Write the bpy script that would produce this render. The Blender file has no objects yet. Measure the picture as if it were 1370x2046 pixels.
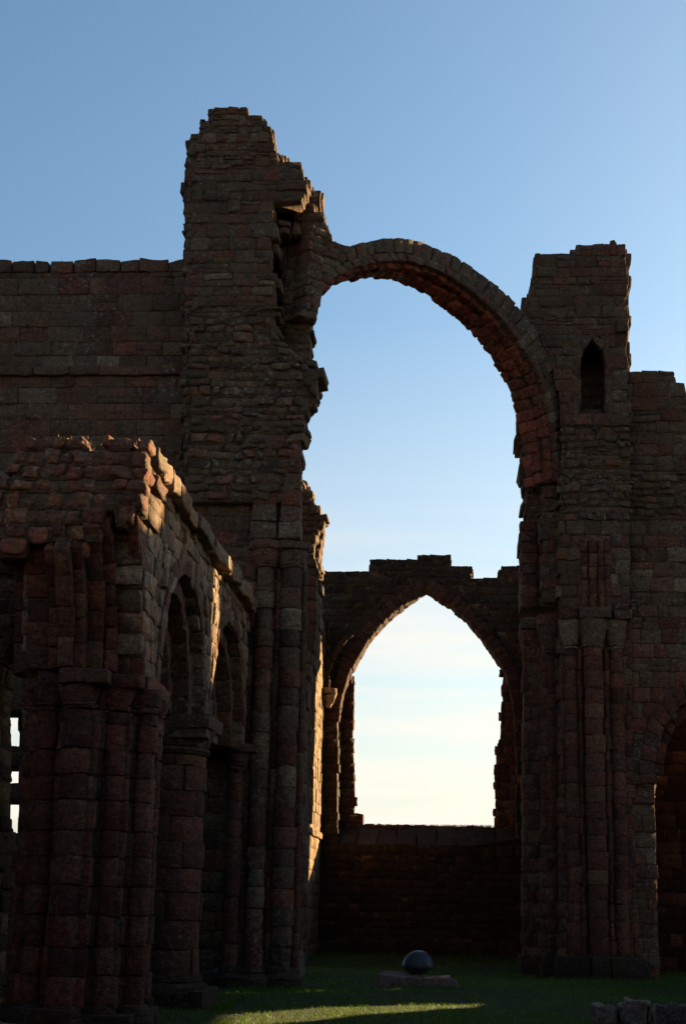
import bpy, math, random
import numpy as np
from mathutils import Matrix, Vector
R_ = math.radians
S = bpy.context.scene

# ------------------------------------------------------------------ camera
F_PX = 3000.0; W_PX, H_PX = 1370.0, 2046.0
CAM = np.array([0.0, 0.0, 1.6])
YAW, PITCH, ROLL = R_(4.15), R_(14.35), R_(1.2)
cd = bpy.data.cameras.new('camera'); cam = bpy.data.objects.new('camera', cd)
S.collection.objects.link(cam); S.camera = cam
cd.sensor_fit = 'VERTICAL'; cd.sensor_height = 24.0; cd.lens = 24.0 * F_PX / H_PX
cd.clip_start = 0.1; cd.clip_end = 5000
MC = Matrix.Rotation(YAW, 4, 'Z') @ Matrix.Rotation(math.pi/2 + PITCH, 4, 'X') @ Matrix.Rotation(ROLL, 4, 'Z')
MC.translation = Vector(CAM); cam.matrix_world = MC
MR = np.array(MC.to_3x3())

# ------------------------------------------------------------------ light
SUN_AZ, SUN_EL = R_(45.0), R_(15.0)       # azimuth measured from +Y towards +X
SD = np.array([math.sin(SUN_AZ)*math.cos(SUN_EL), math.cos(SUN_AZ)*math.cos(SUN_EL), math.sin(SUN_EL)])
ld = bpy.data.lights.new('sun', 'SUN'); ld.energy = 5.0; ld.angle = R_(0.5); ld.color = (1.0, 0.71, 0.36)
sun = bpy.data.objects.new('sun', ld); S.collection.objects.link(sun)
sun.rotation_euler = Vector(SD).to_track_quat('Z', 'Y').to_euler()
world = bpy.data.worlds.new('World'); S.world = world; world.use_nodes = True
nt = world.node_tree; nt.nodes.clear()
def nn(nt, t, **k):
    n = nt.nodes.new(t)
    for a, b in k.items(): setattr(n, a, b)
    return n
sky = nn(nt, 'ShaderNodeTexSky', sky_type='NISHITA'); sky.sun_disc = False
sky.sun_elevation = SUN_EL; sky.sun_rotation = SUN_AZ
sky.air_density = 1.0; sky.dust_density = 1.9; sky.ozone_density = 3.2
bg = nn(nt, 'ShaderNodeBackground'); bg.inputs[1].default_value = 0.05
wo = nn(nt, 'ShaderNodeOutputWorld')
tc = nn(nt, 'ShaderNodeTexCoord')
mp = nn(nt, 'ShaderNodeMapping'); mp.inputs['Scale'].default_value = (1.6, 1.6, 16.0); mp.inputs['Rotation'].default_value = (0, R_(2.0), 0)
cn = nn(nt, 'ShaderNodeTexNoise'); cn.inputs['Scale'].default_value = 2.2; cn.inputs['Detail'].default_value = 4; cn.inputs['Roughness'].default_value = 0.5
cr = nn(nt, 'ShaderNodeMapRange'); cr.inputs[1].default_value = 0.42; cr.inputs[2].default_value = 0.68; cr.inputs[3].default_value = 0; cr.inputs[4].default_value = 1
sx = nn(nt, 'ShaderNodeSeparateXYZ')
el = nn(nt, 'ShaderNodeMapRange'); el.inputs[1].default_value = 0.10; el.inputs[2].default_value = 0.30; el.inputs[3].default_value = 0.55; el.inputs[4].default_value = 0.0
el.interpolation_type = 'SMOOTHSTEP'
mu = nn(nt, 'ShaderNodeMath', operation='MULTIPLY')
mx = nn(nt, 'ShaderNodeMix', data_type='RGBA', blend_type='MIX')
mx.inputs[7].default_value = (4.7, 4.35, 3.85, 1)
L = nt.links.new
L(tc.outputs['Generated'], mp.inputs[0]); L(mp.outputs[0], cn.inputs['Vector']); L(cn.outputs[0], cr.inputs[0])
L(tc.outputs['Generated'], sx.inputs[0]); L(sx.outputs[2], el.inputs[0])
L(cr.outputs[0], mu.inputs[0]); L(el.outputs[0], mu.inputs[1]); veil = nn(nt, 'ShaderNodeMapRange'); L(sx.outputs[2], veil.inputs[0])      # thin high veil thickening towards the horizon
for i_, v_ in enumerate((0.03, 0.37, 0.62, 0.015)): veil.inputs[i_+1].default_value = v_
ad0 = nn(nt, 'ShaderNodeMath', operation='ADD'); ad0.use_clamp = True; L(veil.outputs[0], ad0.inputs[0]); L(mu.outputs[0], ad0.inputs[1]); L(ad0.outputs[0], mx.inputs[0])
tint = nn(nt, 'ShaderNodeMix', data_type='RGBA', blend_type='MULTIPLY'); tint.inputs[0].default_value = 1.0; tint.inputs[7].default_value = (0.73, 0.84, 0.82, 1)   # dims and tints the sky light so the sun stands out
L(sky.outputs[0], tint.inputs[6]); L(tint.outputs[2], mx.inputs[6]); L(mx.outputs[2], bg.inputs[0]); L(bg.outputs[0], wo.inputs[0])
S.view_settings.view_transform = 'Standard'; S.view_settings.look = 'None'
S.view_settings.exposure = 2.2; S.view_settings.gamma = 1.0
S.render.engine = 'CYCLES'

# ------------------------------------------------------------------ helpers: photo ray -> point on a real plane
def ray(px, py):
    d = MR @ np.array([(px - W_PX/2)/F_PX, (H_PX/2 - py)/F_PX, -1.0])
    return d
def at_y(px, py, Y):
    d = ray(px, py); return CAM + d*((Y - CAM[1])/d[1])
def at_x(px, py, X):
    d = ray(px, py); return CAM + d*((X - CAM[0])/d[0])
def at_z(px, py, Z):
    d = ray(px, py); return CAM + d*((Z - CAM[2])/d[2])
class Plane:
    """vertical plane through o along unit t; n points into the wall (away from the viewer side)"""
    def __init__(s, o, t, n):
        s.o = np.array([o[0], o[1], 0.0]); t = np.array([t[0], t[1], 0.0]); s.t = t/np.linalg.norm(t)
        n = np.array([n[0], n[1], 0.0]); s.n = n/np.linalg.norm(n)
    def px(s, px, py, depth=0.0):
        d = ray(px, py); o = s.o + s.n*depth
        k = np.dot(o - CAM, s.n)/np.dot(d, s.n); p = CAM + d*k
        return (float(np.dot(p - s.o, s.t)), float(p[2]))
    def loop(s, pts, depth=0.0): return [s.px(a, b, depth) for a, b in pts]
    def w(s, u, d, z): return s.o + s.t*u + s.n*d + np.array([0, 0, z])
def front(Y): return Plane((0, Y), (1, 0), (0, 1))          # faces the viewer, u = world x

# ------------------------------------------------------------------ materials
def stone_mat(name, cols, k=1.0, rough=0.92, lichen=0.5, moss=0.25, grey=(0,0), bump=0.75, scale=1.0, lines=1.0):
    m = bpy.data.materials.new(name); m.use_nodes = True; n = m.node_tree; n.nodes.clear(); l = n.links.new
    cols = [(min(.5, r*1.22*k), g_*1.0*k, b_*0.82*k) for r, g_, b_ in cols]
    out = nn(n, 'ShaderNodeOutputMaterial'); bs = nn(n, 'ShaderNodeBsdfPrincipled'); l(bs.outputs[0], out.inputs[0])
    at = nn(n, 'ShaderNodeAttribute', attribute_name='stone'); sp = nn(n, 'ShaderNodeSeparateColor'); l(at.outputs[0], sp.inputs[0])
    ramp = nn(n, 'ShaderNodeValToRGB'); e = ramp.color_ramp; e.interpolation = 'LINEAR'
    while len(e.elements) < len(cols): e.elements.new(0.5)
    for i, c in enumerate(cols):
        e.elements[i].position = i/(len(cols)-1); e.elements[i].color = (*c, 1)
    l(sp.outputs[0], ramp.inputs[0])
    geo = nn(n, 'ShaderNodeNewGeometry')
    def noise(s, d=4, r=0.6, vec=None, st=None):
        t = nn(n, 'ShaderNodeTexNoise'); t.inputs['Scale'].default_value = s*scale; t.inputs['Detail'].default_value = d; t.inputs['Roughness'].default_value = r
        if st is not None:
            mm = nn(n, 'ShaderNodeMapping'); mm.inputs['Scale'].default_value = st; l(geo.outputs['Position'], mm.inputs[0]); l(mm.outputs[0], t.inputs['Vector'])
        else: l(geo.outputs['Position'], t.inputs['Vector'])
        return t
    def mr(src, a, b, c=0.0, d=1.0):
        q = nn(n, 'ShaderNodeMapRange'); l(src, q.inputs[0])
        for i, v in enumerate((a, b, c, d)): q.inputs[i+1].default_value = v
        return q.outputs[0]
    def mix(f, a, b, bt='MIX'):
        q = nn(n, 'ShaderNodeMix', data_type='RGBA', blend_type=bt)
        if isinstance(f, float): q.inputs[0].default_value = f
        else: l(f, q.inputs[0])
        l(a, q.inputs[6])
        if isinstance(b, tuple): q.inputs[7].default_value = (*b, 1)
        else: l(b, q.inputs[7])
        return q.outputs[2]
    def mul(a, b):
        q = nn(n, 'ShaderNodeMath', operation='MULTIPLY'); l(a, q.inputs[0])
        if isinstance(b, float): q.inputs[1].default_value = b
        else: l(b, q.inputs[1])
        return q.outputs[0]
    c = ramp.outputs[0]
    n1 = noise(2.3, 5, 0.65); n2 = noise(17, 4, 0.7); n3 = noise(6, 3, 0.55, st=(1, 1, 3.5))
    # per stone brightness and mottling inside each stone
    v = nn(n, 'ShaderNodeHueSaturation'); l(c, v.inputs['Color']); l(mr(sp.outputs[1], 0, 1, 0.72, 1.3), v.inputs['Value']); c = v.outputs[0]
    v2 = nn(n, 'ShaderNodeHueSaturation'); l(c, v2.inputs['Color']); l(mr(n2.outputs[0], 0.32, 0.7, 0.45, 1.6), v2.inputs['Value']); c = v2.outputs[0]
    v3 = nn(n, 'ShaderNodeHueSaturation'); l(c, v3.inputs['Color']); l(mr(n3.outputs[0], 0.3, 0.7, 0.75, 1.25), v3.inputs['Value']); c = v3.outputs[0]
    # weathered grey crust, growing with height on exposed masonry
    if grey[1] > grey[0]:
        sz = nn(n, 'ShaderNodeSeparateXYZ'); l(geo.outputs['Position'], sz.inputs[0])
        g = mr(sz.outputs[2], grey[0], grey[1], 0.0, 1.0)
        g2 = mul(mul(g, mr(n1.outputs[0], 0.38, 0.62, 0.05, 1.0)), mr(sp.outputs[2], 0, 1, 0.35, 1.0))
        c = mix(g2, c, mix(mr(n2.outputs[0], .35, .65), c, (0.115, 0.105, 0.08)) if False else (0.105, 0.074, 0.046))
    # pits and dark crust blotches
    npt = noise(26, 5, 0.8); c = mix(mul(mr(npt.outputs[0], 0.44, 0.36), 0.75), c, (0.02, 0.016, 0.012))
    nb = noise(5.0, 6, 0.72); c = mix(mul(mr(nb.outputs[0], 0.52, 0.66), 0.65), c, (0.035, 0.03, 0.024))
    # moss / ochre lichen, pale lichen
    nm = noise(1.7, 6, 0.75); c = mix(mul(mr(nm.outputs[0], 0.57, 0.70), moss), c, (0.13, 0.085, 0.02))
    nl = noise(9.0, 6, 0.8); nl2 = noise(0.9, 3, 0.5)
    c = mix(mul(mul(mr(nl.outputs[0], 0.54, 0.62), mr(nl2.outputs[0], 0.45, 0.58)), lichen), c, (0.27, 0.25, 0.21))
    l(c, bs.inputs['Base Color']); bs.inputs['Roughness'].default_value = rough; bs.inputs['Specular IOR Level'].default_value = 0.2
    nf = noise(38, 6, 0.75); nc = noise(9, 5, 0.65); ns = noise(14, 3, 0.6, st=(1, 1, 4.5))
    ad = nn(n, 'ShaderNodeMath', operation='ADD'); l(mul(nc.outputs[0], 1.2), ad.inputs[0]); l(mul(nf.outputs[0], 0.5), ad.inputs[1])
    ad2 = nn(n, 'ShaderNodeMath', operation='ADD'); l(ad.outputs[0], ad2.inputs[0]); l(mul(ns.outputs[0], 0.8*lines), ad2.inputs[1])
    bp = nn(n, 'ShaderNodeBump'); bp.inputs['Strength'].default_value = bump; bp.inputs['Distance'].default_value = 0.07
    l(ad2.outputs[0], bp.inputs['Height']); l(bp.outputs[0], bs.inputs['Normal'])
    return m
RED = [(0.055,0.026,0.019),(0.085,0.033,0.023),(0.105,0.042,0.029),(0.095,0.05,0.034),(0.08,0.044,0.031),(0.10,0.04,0.027),(0.10,0.05,0.033),(0.11,0.066,0.042)]
MIXC = [(0.05,0.037,0.028),(0.115,0.042,0.03),(0.085,0.062,0.043),(0.075,0.055,0.039),(0.10,0.053,0.037),(0.13,0.05,0.033),(0.08,0.06,0.042),(0.10,0.066,0.045),(0.17,0.14,0.105)]
GREYC = [(0.04,0.031,0.023),(0.08,0.06,0.04),(0.085,0.05,0.034),(0.07,0.055,0.036),(0.11,0.085,0.055)]
M_red = stone_mat('red_sandstone', RED, lichen=0.25, moss=0.15)
M_mix = stone_mat('weathered_sandstone', MIXC, lichen=0.6, moss=0.35, grey=(5, 13))
M_tower = stone_mat('tower_sandstone', MIXC, lichen=0.45, moss=0.35, grey=(4, 15))
M_rub = stone_mat('rubble_core', GREYC + [(0.14,0.06,0.04)], lichen=0.8, moss=0.5, grey=(6, 14), bump=0.7)
M_chap2 = stone_mat('dark_red_stone', [(0.05,0.024,0.017),(0.07,0.032,0.022),(0.06,0.036,0.025)], lichen=.1, moss=.1)
M_lich = stone_mat('lichen_crusted_stone', [(0.16,0.11,0.075),(0.14,0.115,0.09),(0.20,0.165,0.125),(0.15,0.09,0.06),(0.19,0.145,0.10)], lichen=0.8, moss=0.6, bump=.6)
M_rib = stone_mat('red_rib_stone', [(0.10,0.034,0.024),(0.17,0.055,0.038),(0.20,0.07,0.05),(0.13,0.045,0.032)], lichen=0.1, moss=0.05)
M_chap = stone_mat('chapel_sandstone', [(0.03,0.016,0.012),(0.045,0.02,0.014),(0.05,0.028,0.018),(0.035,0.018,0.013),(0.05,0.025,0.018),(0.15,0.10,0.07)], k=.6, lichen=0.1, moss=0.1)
M_chan = stone_mat('buff_sandstone', [(0.16,0.125,0.08),(0.22,0.17,0.11),(0.19,0.15,0.10),(0.25,0.20,0.13)], lichen=0.1, moss=0.1)
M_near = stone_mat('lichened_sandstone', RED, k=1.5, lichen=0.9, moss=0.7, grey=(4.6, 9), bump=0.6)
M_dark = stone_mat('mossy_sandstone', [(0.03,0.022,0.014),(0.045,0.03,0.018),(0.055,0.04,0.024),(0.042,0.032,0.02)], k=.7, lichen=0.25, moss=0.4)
M_grey = stone_mat('grey_limestone', [(0.08,0.07,0.06),(0.13,0.115,0.105),(0.10,0.085,0.075),(0.17,0.15,0.13)], lichen=0.7, moss=0.15)
M_slab = stone_mat('pinkish_slab_stone', [(0.16,0.12,0.11),(0.2,0.15,0.14)], lichen=0.3, moss=0.0, scale=2)
M_mortar = stone_mat('old_mortar', [(0.08,0.056,0.038),(0.10,0.072,0.048)], lichen=0.3, moss=0.3, bump=0.8, lines=0)

# ------------------------------------------------------------------ object bookkeeping
def link(o): S.collection.objects.link(o); return o
def thing(name, label, cat, loc=(0,0,0), group=None):
    o = link(bpy.data.objects.new(name, None)); o.location = loc; o.empty_display_size = 0.3
    o['label'] = label; o['category'] = cat; o['kind'] = 'thing'
    if group: o['group'] = group
    return o
def mesh_obj(name, V, Fq, mats, parent=None, col=None, smooth=True, midx=None, tri=None):
    me = bpy.data.meshes.new(name)
    V = np.asarray(V, dtype=np.float32)
    off = np.zeros(3)
    if parent is not None: off = np.array(parent.matrix_world.translation) if False else np.array(parent.location)
    V = V - off.astype(np.float32)
    nv = len(V); k = Fq.shape[1]; nf = len(Fq)
    me.vertices.add(nv); me.vertices.foreach_set('co', V.ravel())
    me.loops.add(nf*k); me.loops.foreach_set('vertex_index', Fq.astype(np.int32).ravel())
    me.polygons.add(nf); me.polygons.foreach_set('loop_start', np.arange(0, nf*k, k, dtype=np.int32)); me.polygons.foreach_set('loop_total', np.full(nf, k, dtype=np.int32))
    if midx is not None: me.polygons.foreach_set('material_index', midx.astype(np.int32))
    me.update(calc_edges=True)
    if smooth: me.polygons.foreach_set('use_smooth', np.ones(nf, dtype=bool))
    if col is not None:
        a = me.attributes.new('stone', 'FLOAT_COLOR', 'POINT')
        c = np.ones((nv, 4), dtype=np.float32); c[:, :3] = col; a.data.foreach_set('color', c.ravel())
    for m in (mats if isinstance(mats, (list, tuple)) else [mats]): me.materials.append(m)
    me.validate()
    o = link(bpy.data.objects.new(name, me))
    if parent is not None: o.parent = parent
    return o

# ------------------------------------------------------------------ stone block generator
_lat = {}
def lattice(a, b, c):
    if (a, b, c) in _lat: return _lat[(a, b, c)]
    idx = {}; pts = []
    for i in range(a):
        for j in range(b):
            for k in range(c):
                if i in (0, a-1) or j in (0, b-1) or k in (0, c-1):
                    idx[(i, j, k)] = len(pts); pts.append((i, j, k))
    fs = []
    for i in range(a-1):
        for k in range(c-1):
            fs.append([idx[(i,0,k)], idx[(i+1,0,k)], idx[(i+1,0,k+1)], idx[(i,0,k+1)]])
            fs.append([idx[(i,b-1,k)], idx[(i,b-1,k+1)], idx[(i+1,b-1,k+1)], idx[(i+1,b-1,k)]])
    for j in range(b-1):
        for k in range(c-1):
            fs.append([idx[(0,j,k)], idx[(0,j,k+1)], idx[(0,j+1,k+1)], idx[(0,j+1,k)]])
            fs.append([idx[(a-1,j,k)], idx[(a-1,j+1,k)], idx[(a-1,j+1,k+1)], idx[(a-1,j,k+1)]])
    for i in range(a-1):
        for j in range(b-1):
            fs.append([idx[(i,j,0)], idx[(i,j+1,0)], idx[(i+1,j+1,0)], idx[(i+1,j,0)]])
            fs.append([idx[(i,j,c-1)], idx[(i+1,j,c-1)], idx[(i+1,j+1,c-1)], idx[(i,j+1,c-1)]])
    _lat[(a, b, c)] = (np.array(pts), np.array(fs)); return _lat[(a, b, c)]

_rs = np.random.RandomState(5)
_K = [(_rs.normal(size=(6, 3))*s, _rs.uniform(0, 6.28, (6, 3))) for s in (2.2, 6.0, 15.0)]
def wob(P, amps):
    """smooth pseudo-noise vector field"""
    D = np.zeros_like(P)
    for (K, ph), a in zip(_K, amps):
        if a == 0: continue
        for i in range(6):
            s = np.sin(P @ K[i])[..., None] if False else np.sin((P @ K[i])[..., None] + ph[i])
            D += s * (a/2.4)
    return D
def box8(u0, u1, d0, d1, z0, z1):
    return [(u, d, z) for u in (u0, u1) for d in (d0, d1) for z in (z0, z1)]
class Blocks:
    """collects stones (hexahedra in any local space) and builds ONE mesh from them"""
    def __init__(s, seed=1, bev=0.012, wobble=(0.0, 0.006, 0.006), pillow=0.006, jit=0.006):
        s.H = []; s.C = []; s.core = []; s.rs = np.random.RandomState(seed); s.bev = bev; s.w = wobble; s.pil = pillow; s.jit = jit
        s.parts = []
    def add(s, h8, col=None):
        s.H.append(h8); s.C.append(s.rs.rand(3) if col is None else col)
    def flush(s, warp=None, lat=(6, 4, 5), bev=None, pillow=None, smooth=True):
        """turn gathered hexahedra into vertices (optionally through a warp of space)"""
        if not s.H: return
        H = np.array(s.H, dtype=float); C = np.array(s.C); s.H = []; s.C = []
        N = len(H); bev = s.bev if bev is None else bev; pil = s.pil if pillow is None else pillow
        H = H + s.rs.normal(0, s.jit, H.shape)
        Hc = H.reshape(N, 2, 2, 2, 3)
        Lu = np.linalg.norm((Hc[:,1]-Hc[:,0]).mean((1,2)), axis=-1); Ld = np.linalg.norm((Hc[:,:,1]-Hc[:,:,0]).mean((1,2)), axis=-1); Lz = np.linalg.norm((Hc[:,:,:,1]-Hc[:,:,:,0]).mean((1,2)), axis=-1)
        Ls = np.stack([Lu, Ld, Lz], 1)
        pts, fs = lattice(*lat)
        T = np.zeros((N, len(pts), 3)); E = np.zeros((len(pts), 3), bool)
        for ax in range(3):
            n = lat[ax]; i = pts[:, ax]
            b = np.minimum(bev/np.maximum(Ls[:, ax], 1e-4), 0.3)[:, None]
            inner = (i-1)/(n-3)
            t = np.where(i == 0, 0.0, np.where(i == n-1, 1.0, b + (1-2*b)*inner))
            T[:, :, ax] = t; E[:, ax] = (i == 0) | (i == n-1)
        ne = E.sum(1)
        for ax in range(3):
            i = pts[:, ax]; sgn = np.where(i == 0, 1.0, -1.0)
            b = np.minimum(bev/np.maximum(Ls[:, ax], 1e-4), 0.3)[:, None]
            amt = np.where(E[:, ax] & (ne == 2), 0.32, np.where(E[:, ax] & (ne == 3), 0.5, 0.0))
            T[:, :, ax] += sgn*amt*b
        u, d, z = T[..., 0], T[..., 1], T[..., 2]
        P = np.zeros((N, len(pts), 3))
        for a in (0, 1):
            for b in (0, 1):
                for c in (0, 1):
                    wgt = (u if a else 1-u)*(d if b else 1-d)*(z if c else 1-z)
                    P += wgt[..., None]*Hc[:, a, b, c][:, None, :]
        # pillow: bulge of the outer faces
        ax = (Hc[:,:,1]-Hc[:,:,0]).mean((1,2)); ax /= np.linalg.norm(ax, axis=-1, keepdims=True)
        bul = (1-(2*u-1)**4)*(1-(2*z-1)**4)*pil*s.rs.uniform(0.2, 1.6, (N, 1))
        side = np.where(pts[:, 1] == 0, -1.0, np.where(pts[:, 1] == lat[1]-1, 1.0, 0.0))
        P += ax[:, None, :]*(bul*side)[..., None]
        if warp is not None: P = warp(P.reshape(-1, 3)).reshape(P.shape)
        # block-local phase so neighbouring stones do not share the same waviness
        ph = s.rs.uniform(0, 40, (N, 1, 3))
        P += wob(P + ph, s.w)
        V = P.reshape(-1, 3); Fq = (fs[None] + (np.arange(N)*len(pts))[:, None, None]).reshape(-1, 4)
        s.parts.append((V, Fq, np.repeat(C, len(pts), 0), 0))
    def core_box(s, pl, u0, u1, d0, d1, z0, z1, u0b=None, u1b=None):
        u0b = u0 if u0b is None else u0b; u1b = u1 if u1b is None else u1b
        c = [pl.w(u0, d0, z0), pl.w(u1, d0, z0), pl.w(u1, d1, z0), pl.w(u0, d1, z0), pl.w(u0b, d0, z1), pl.w(u1b, d0, z1), pl.w(u1b, d1, z1), pl.w(u0b, d1, z1)]
        s.core.append(c)
    def build(s, name, mat, parent=None, smooth=True):
        s.flush()
        if s.core:
            c = np.array(s.core).reshape(-1, 3); q = np.array([[0,3,2,1],[4,5,6,7],[0,1,5,4],[1,2,6,5],[2,3,7,6],[3,0,4,7]])
            Fq = (q[None] + (np.arange(len(s.core))*8)[:, None, None]).reshape(-1, 4)
            s.parts.append((c, Fq, np.full((len(c), 3), 0.5), 1))
        o = 0; Vs = []; Fs = []; Cs = []; Ms = []
        for V, Fq, C, mi in s.parts:
            Vs.append(V); Fs.append(Fq + o); Cs.append(C); Ms.append(np.full(len(Fq), mi)); o += len(V)
        ob = mesh_obj(name, np.concatenate(Vs), np.concatenate(Fs), [mat, M_mortar], parent, np.concatenate(Cs), True, np.concatenate(Ms))
        return ob

def crossings(loops, z):
    xs = []
    for lp in loops:
        n = len(lp)
        for i in range(n):
            (x0, z0), (x1, z1) = lp[i], lp[(i+1) % n]
            if (z0 <= z) != (z1 <= z): xs.append(x0 + (z - z0)/(z1 - z0)*(x1 - x0))
    return sorted(xs)
def masonry(B, pl, loops, layers, z0, z1, course=(0.24, 0.33), width=(0.3, 0.7), joint=0.006, proud=0.02, slant=0.7, edge=0.02, seed=0, core=True, lat=(5, 4, 5), core_in=0.014, rows=None, split=0.0):
    """courses of stone between z0 and z1 filling the outline `loops` (even-odd) on plane pl.
    layers = [(d0, d1)] or [(d0, d1, loops)] through the wall's thickness"""
    rs = np.random.RandomState(seed + 77); random.seed(seed)
    if rows is None:
        rows = [z0]
        while rows[-1] < z1 - course[0]*0.4: rows.append(min(z1, rows[-1] + rs.uniform(*course)))
        if rows[-1] < z1: rows.append(z1)
    for li, lay in enumerate(layers):
        d0, d1 = lay[0], lay[1]; lps = lay[2] if len(lay) > 2 else loops
        for a, b in zip(rows[:-1], rows[1:]):
            h = b - a; m = crossings(lps, (a+b)/2)
            if len(m) < 2: continue
            xa = crossings(lps, a + 0.12*h); xb = crossings(lps, b - 0.12*h)
            if len(xa) != len(m): xa = m
            if len(xb) != len(m): xb = m
            if slant < 0.99: xa = [v if abs(v-w_) < .09 else w_ for v, w_ in zip(xa, m)]; xb = [v if abs(v-w_) < .09 else w_ for v, w_ in zip(xb, m)]
            for q in range(0, len(m) - 1, 2):
                L0 = m[q] + slant*(xa[q]-m[q]), m[q] + slant*(xb[q]-m[q]); R0 = m[q+1] + slant*(xa[q+1]-m[q+1]), m[q+1] + slant*(xb[q+1]-m[q+1])
                wid = m[q+1] - m[q]
                if wid < 0.07 or R0[0]-L0[0] < 0.03 or R0[1]-L0[1] < 0.03: continue
                el_, er_ = rs.normal(0, edge), rs.normal(0, edge)
                cuts = [0.0]; x = rs.uniform(0.2, 1.0)*width[0]
                while True:
                    step = rs.uniform(*width)
                    x += step if len(cuts) > 1 else 0
                    if x > wid - width[0]*0.45: break
                    cuts.append(x/wid)
                cuts.append(1.0)
                for c0, c1 in zip(cuts[:-1], cuts[1:]):
                    def U(c, t):
                        e = (el_*(1-c) + er_*c)
                        return L0[t]*(1-c) + R0[t]*c + (e if c in (0.0, 1.0) else 0)
                    j = joint*rs.uniform(0.5, 1.6)
                    pr = rs.uniform(-proud, proud*0.6) if li == 0 else 0; pb = rs.uniform(-proud, proud*0.6) if li == len(layers)-1 else 0
                    sub = [(a, b)]
                    if split and rs.rand() < split: mid_ = a + h*rs.uniform(0.35, 0.65); sub = [(a, mid_), (mid_, b)]
                    for sa, sb in sub:
                        fa, fb = (sa-a)/h, (sb-a)/h
                        UU = lambda c, f: U(c, 0)*(1-f) + U(c, 1)*f
                        jl = 0 if c0 == 0.0 else j; jr = 0 if c1 == 1.0 else j
                        dz = rs.uniform(-1, 1)*joint*0.6
                        col = rs.rand(3); h8 = []
                        for (cc, jj) in ((c0, jl), (c1, -jr)):
                            for dd in (d0 + pr, d1 - pb):
                                for (zz, ff) in ((sa + j*0.7 + dz*0.3, fa), (sb - j*0.7 + dz*0.3, fb)):
                                    h8.append(pl.w(UU(cc, ff) + jj, dd, zz))
                        B.H.append(h8); B.C.append(col)
                if core and wid > 2*core_in + 0.1:
                    B.core_box(pl, L0[0]+core_in, R0[0]-core_in, d0 + (core_in if li == 0 else 0.0), d1 - (core_in if li == len(layers)-1 else -0.002), a - 0.03, b - 0.022, L0[1]+core_in, R0[1]-core_in)
    B.flush(lat=lat)
    return rows

def resample(pts, n):
    P = np.array(pts, float); d = np.r_[0, np.cumsum(np.linalg.norm(np.diff(P, axis=0), axis=1))]
    t = np.linspace(0, d[-1], n); return np.stack([np.interp(t, d, P[:, i]) for i in range(P.shape[1])], 1)
def smooth_curve(pts, n, it=6):
    P = resample(pts, n)
    for _ in range(it): P[1:-1] = (P[:-2] + 2*P[1:-1] + P[2:])/4
    return P
def ring(B, pl, inner, outer, d0, d1, n, joint=0.004, proud=0.005, seed=0, rad=0.0, lat=(5, 4, 5), back=None, core=True):
    """voussoirs between two curves of equal parameterisation on plane pl"""
    rs = np.random.RandomState(seed + 11)
    I = resample(inner, n+1); O = resample(outer, n+1)
    for k in range(n):
        j = joint/max(0.05, np.linalg.norm(I[k+1]-I[k]))
        def mixp(A, t): return A[k]*(1-t) + A[k+1]*t
        r0 = rs.uniform(-rad, rad); pr = rs.uniform(-proud, proud)
        h8 = []
        for t in (j, 1-j):
            for dd in (d0 + pr, d1):
                for A, Bc in ((I, O), (O, I)):
                    p = mixp(A, t); q = mixp(Bc, t)
                    if A is I: p = p + (q-p)*r0/max(0.05, np.linalg.norm(q-p))
                    h8.append(pl.w(p[0], dd, p[1]))
        B.H.append(h8); B.C.append(rs.rand(3))
        if core:
            c = []
            for dd in (d0+0.04, d1-0.04):
                pass
            i0, i1, o0, o1 = I[k], I[k+1], O[k], O[k+1]
            a0 = i0 + (o0-i0)*0.12; a1 = i1 + (o1-i1)*0.12; b0 = o0 + (i0-o0)*0.08; b1 = o1 + (i1-o1)*0.08
            lo = [pl.w(*x) for x in ((a0[0], d0+.04, a0[1]), (a1[0], d0+.04, a1[1]), (a1[0], d1-.04, a1[1]), (a0[0], d1-.04, a0[1]), (b0[0], d0+.04, b0[1]), (b1[0], d0+.04, b1[1]), (b1[0], d1-.04, b1[1]), (b0[0], d1-.04, b0[1]))]
            B.core.append(lo)
    B.flush(lat=lat)
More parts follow.
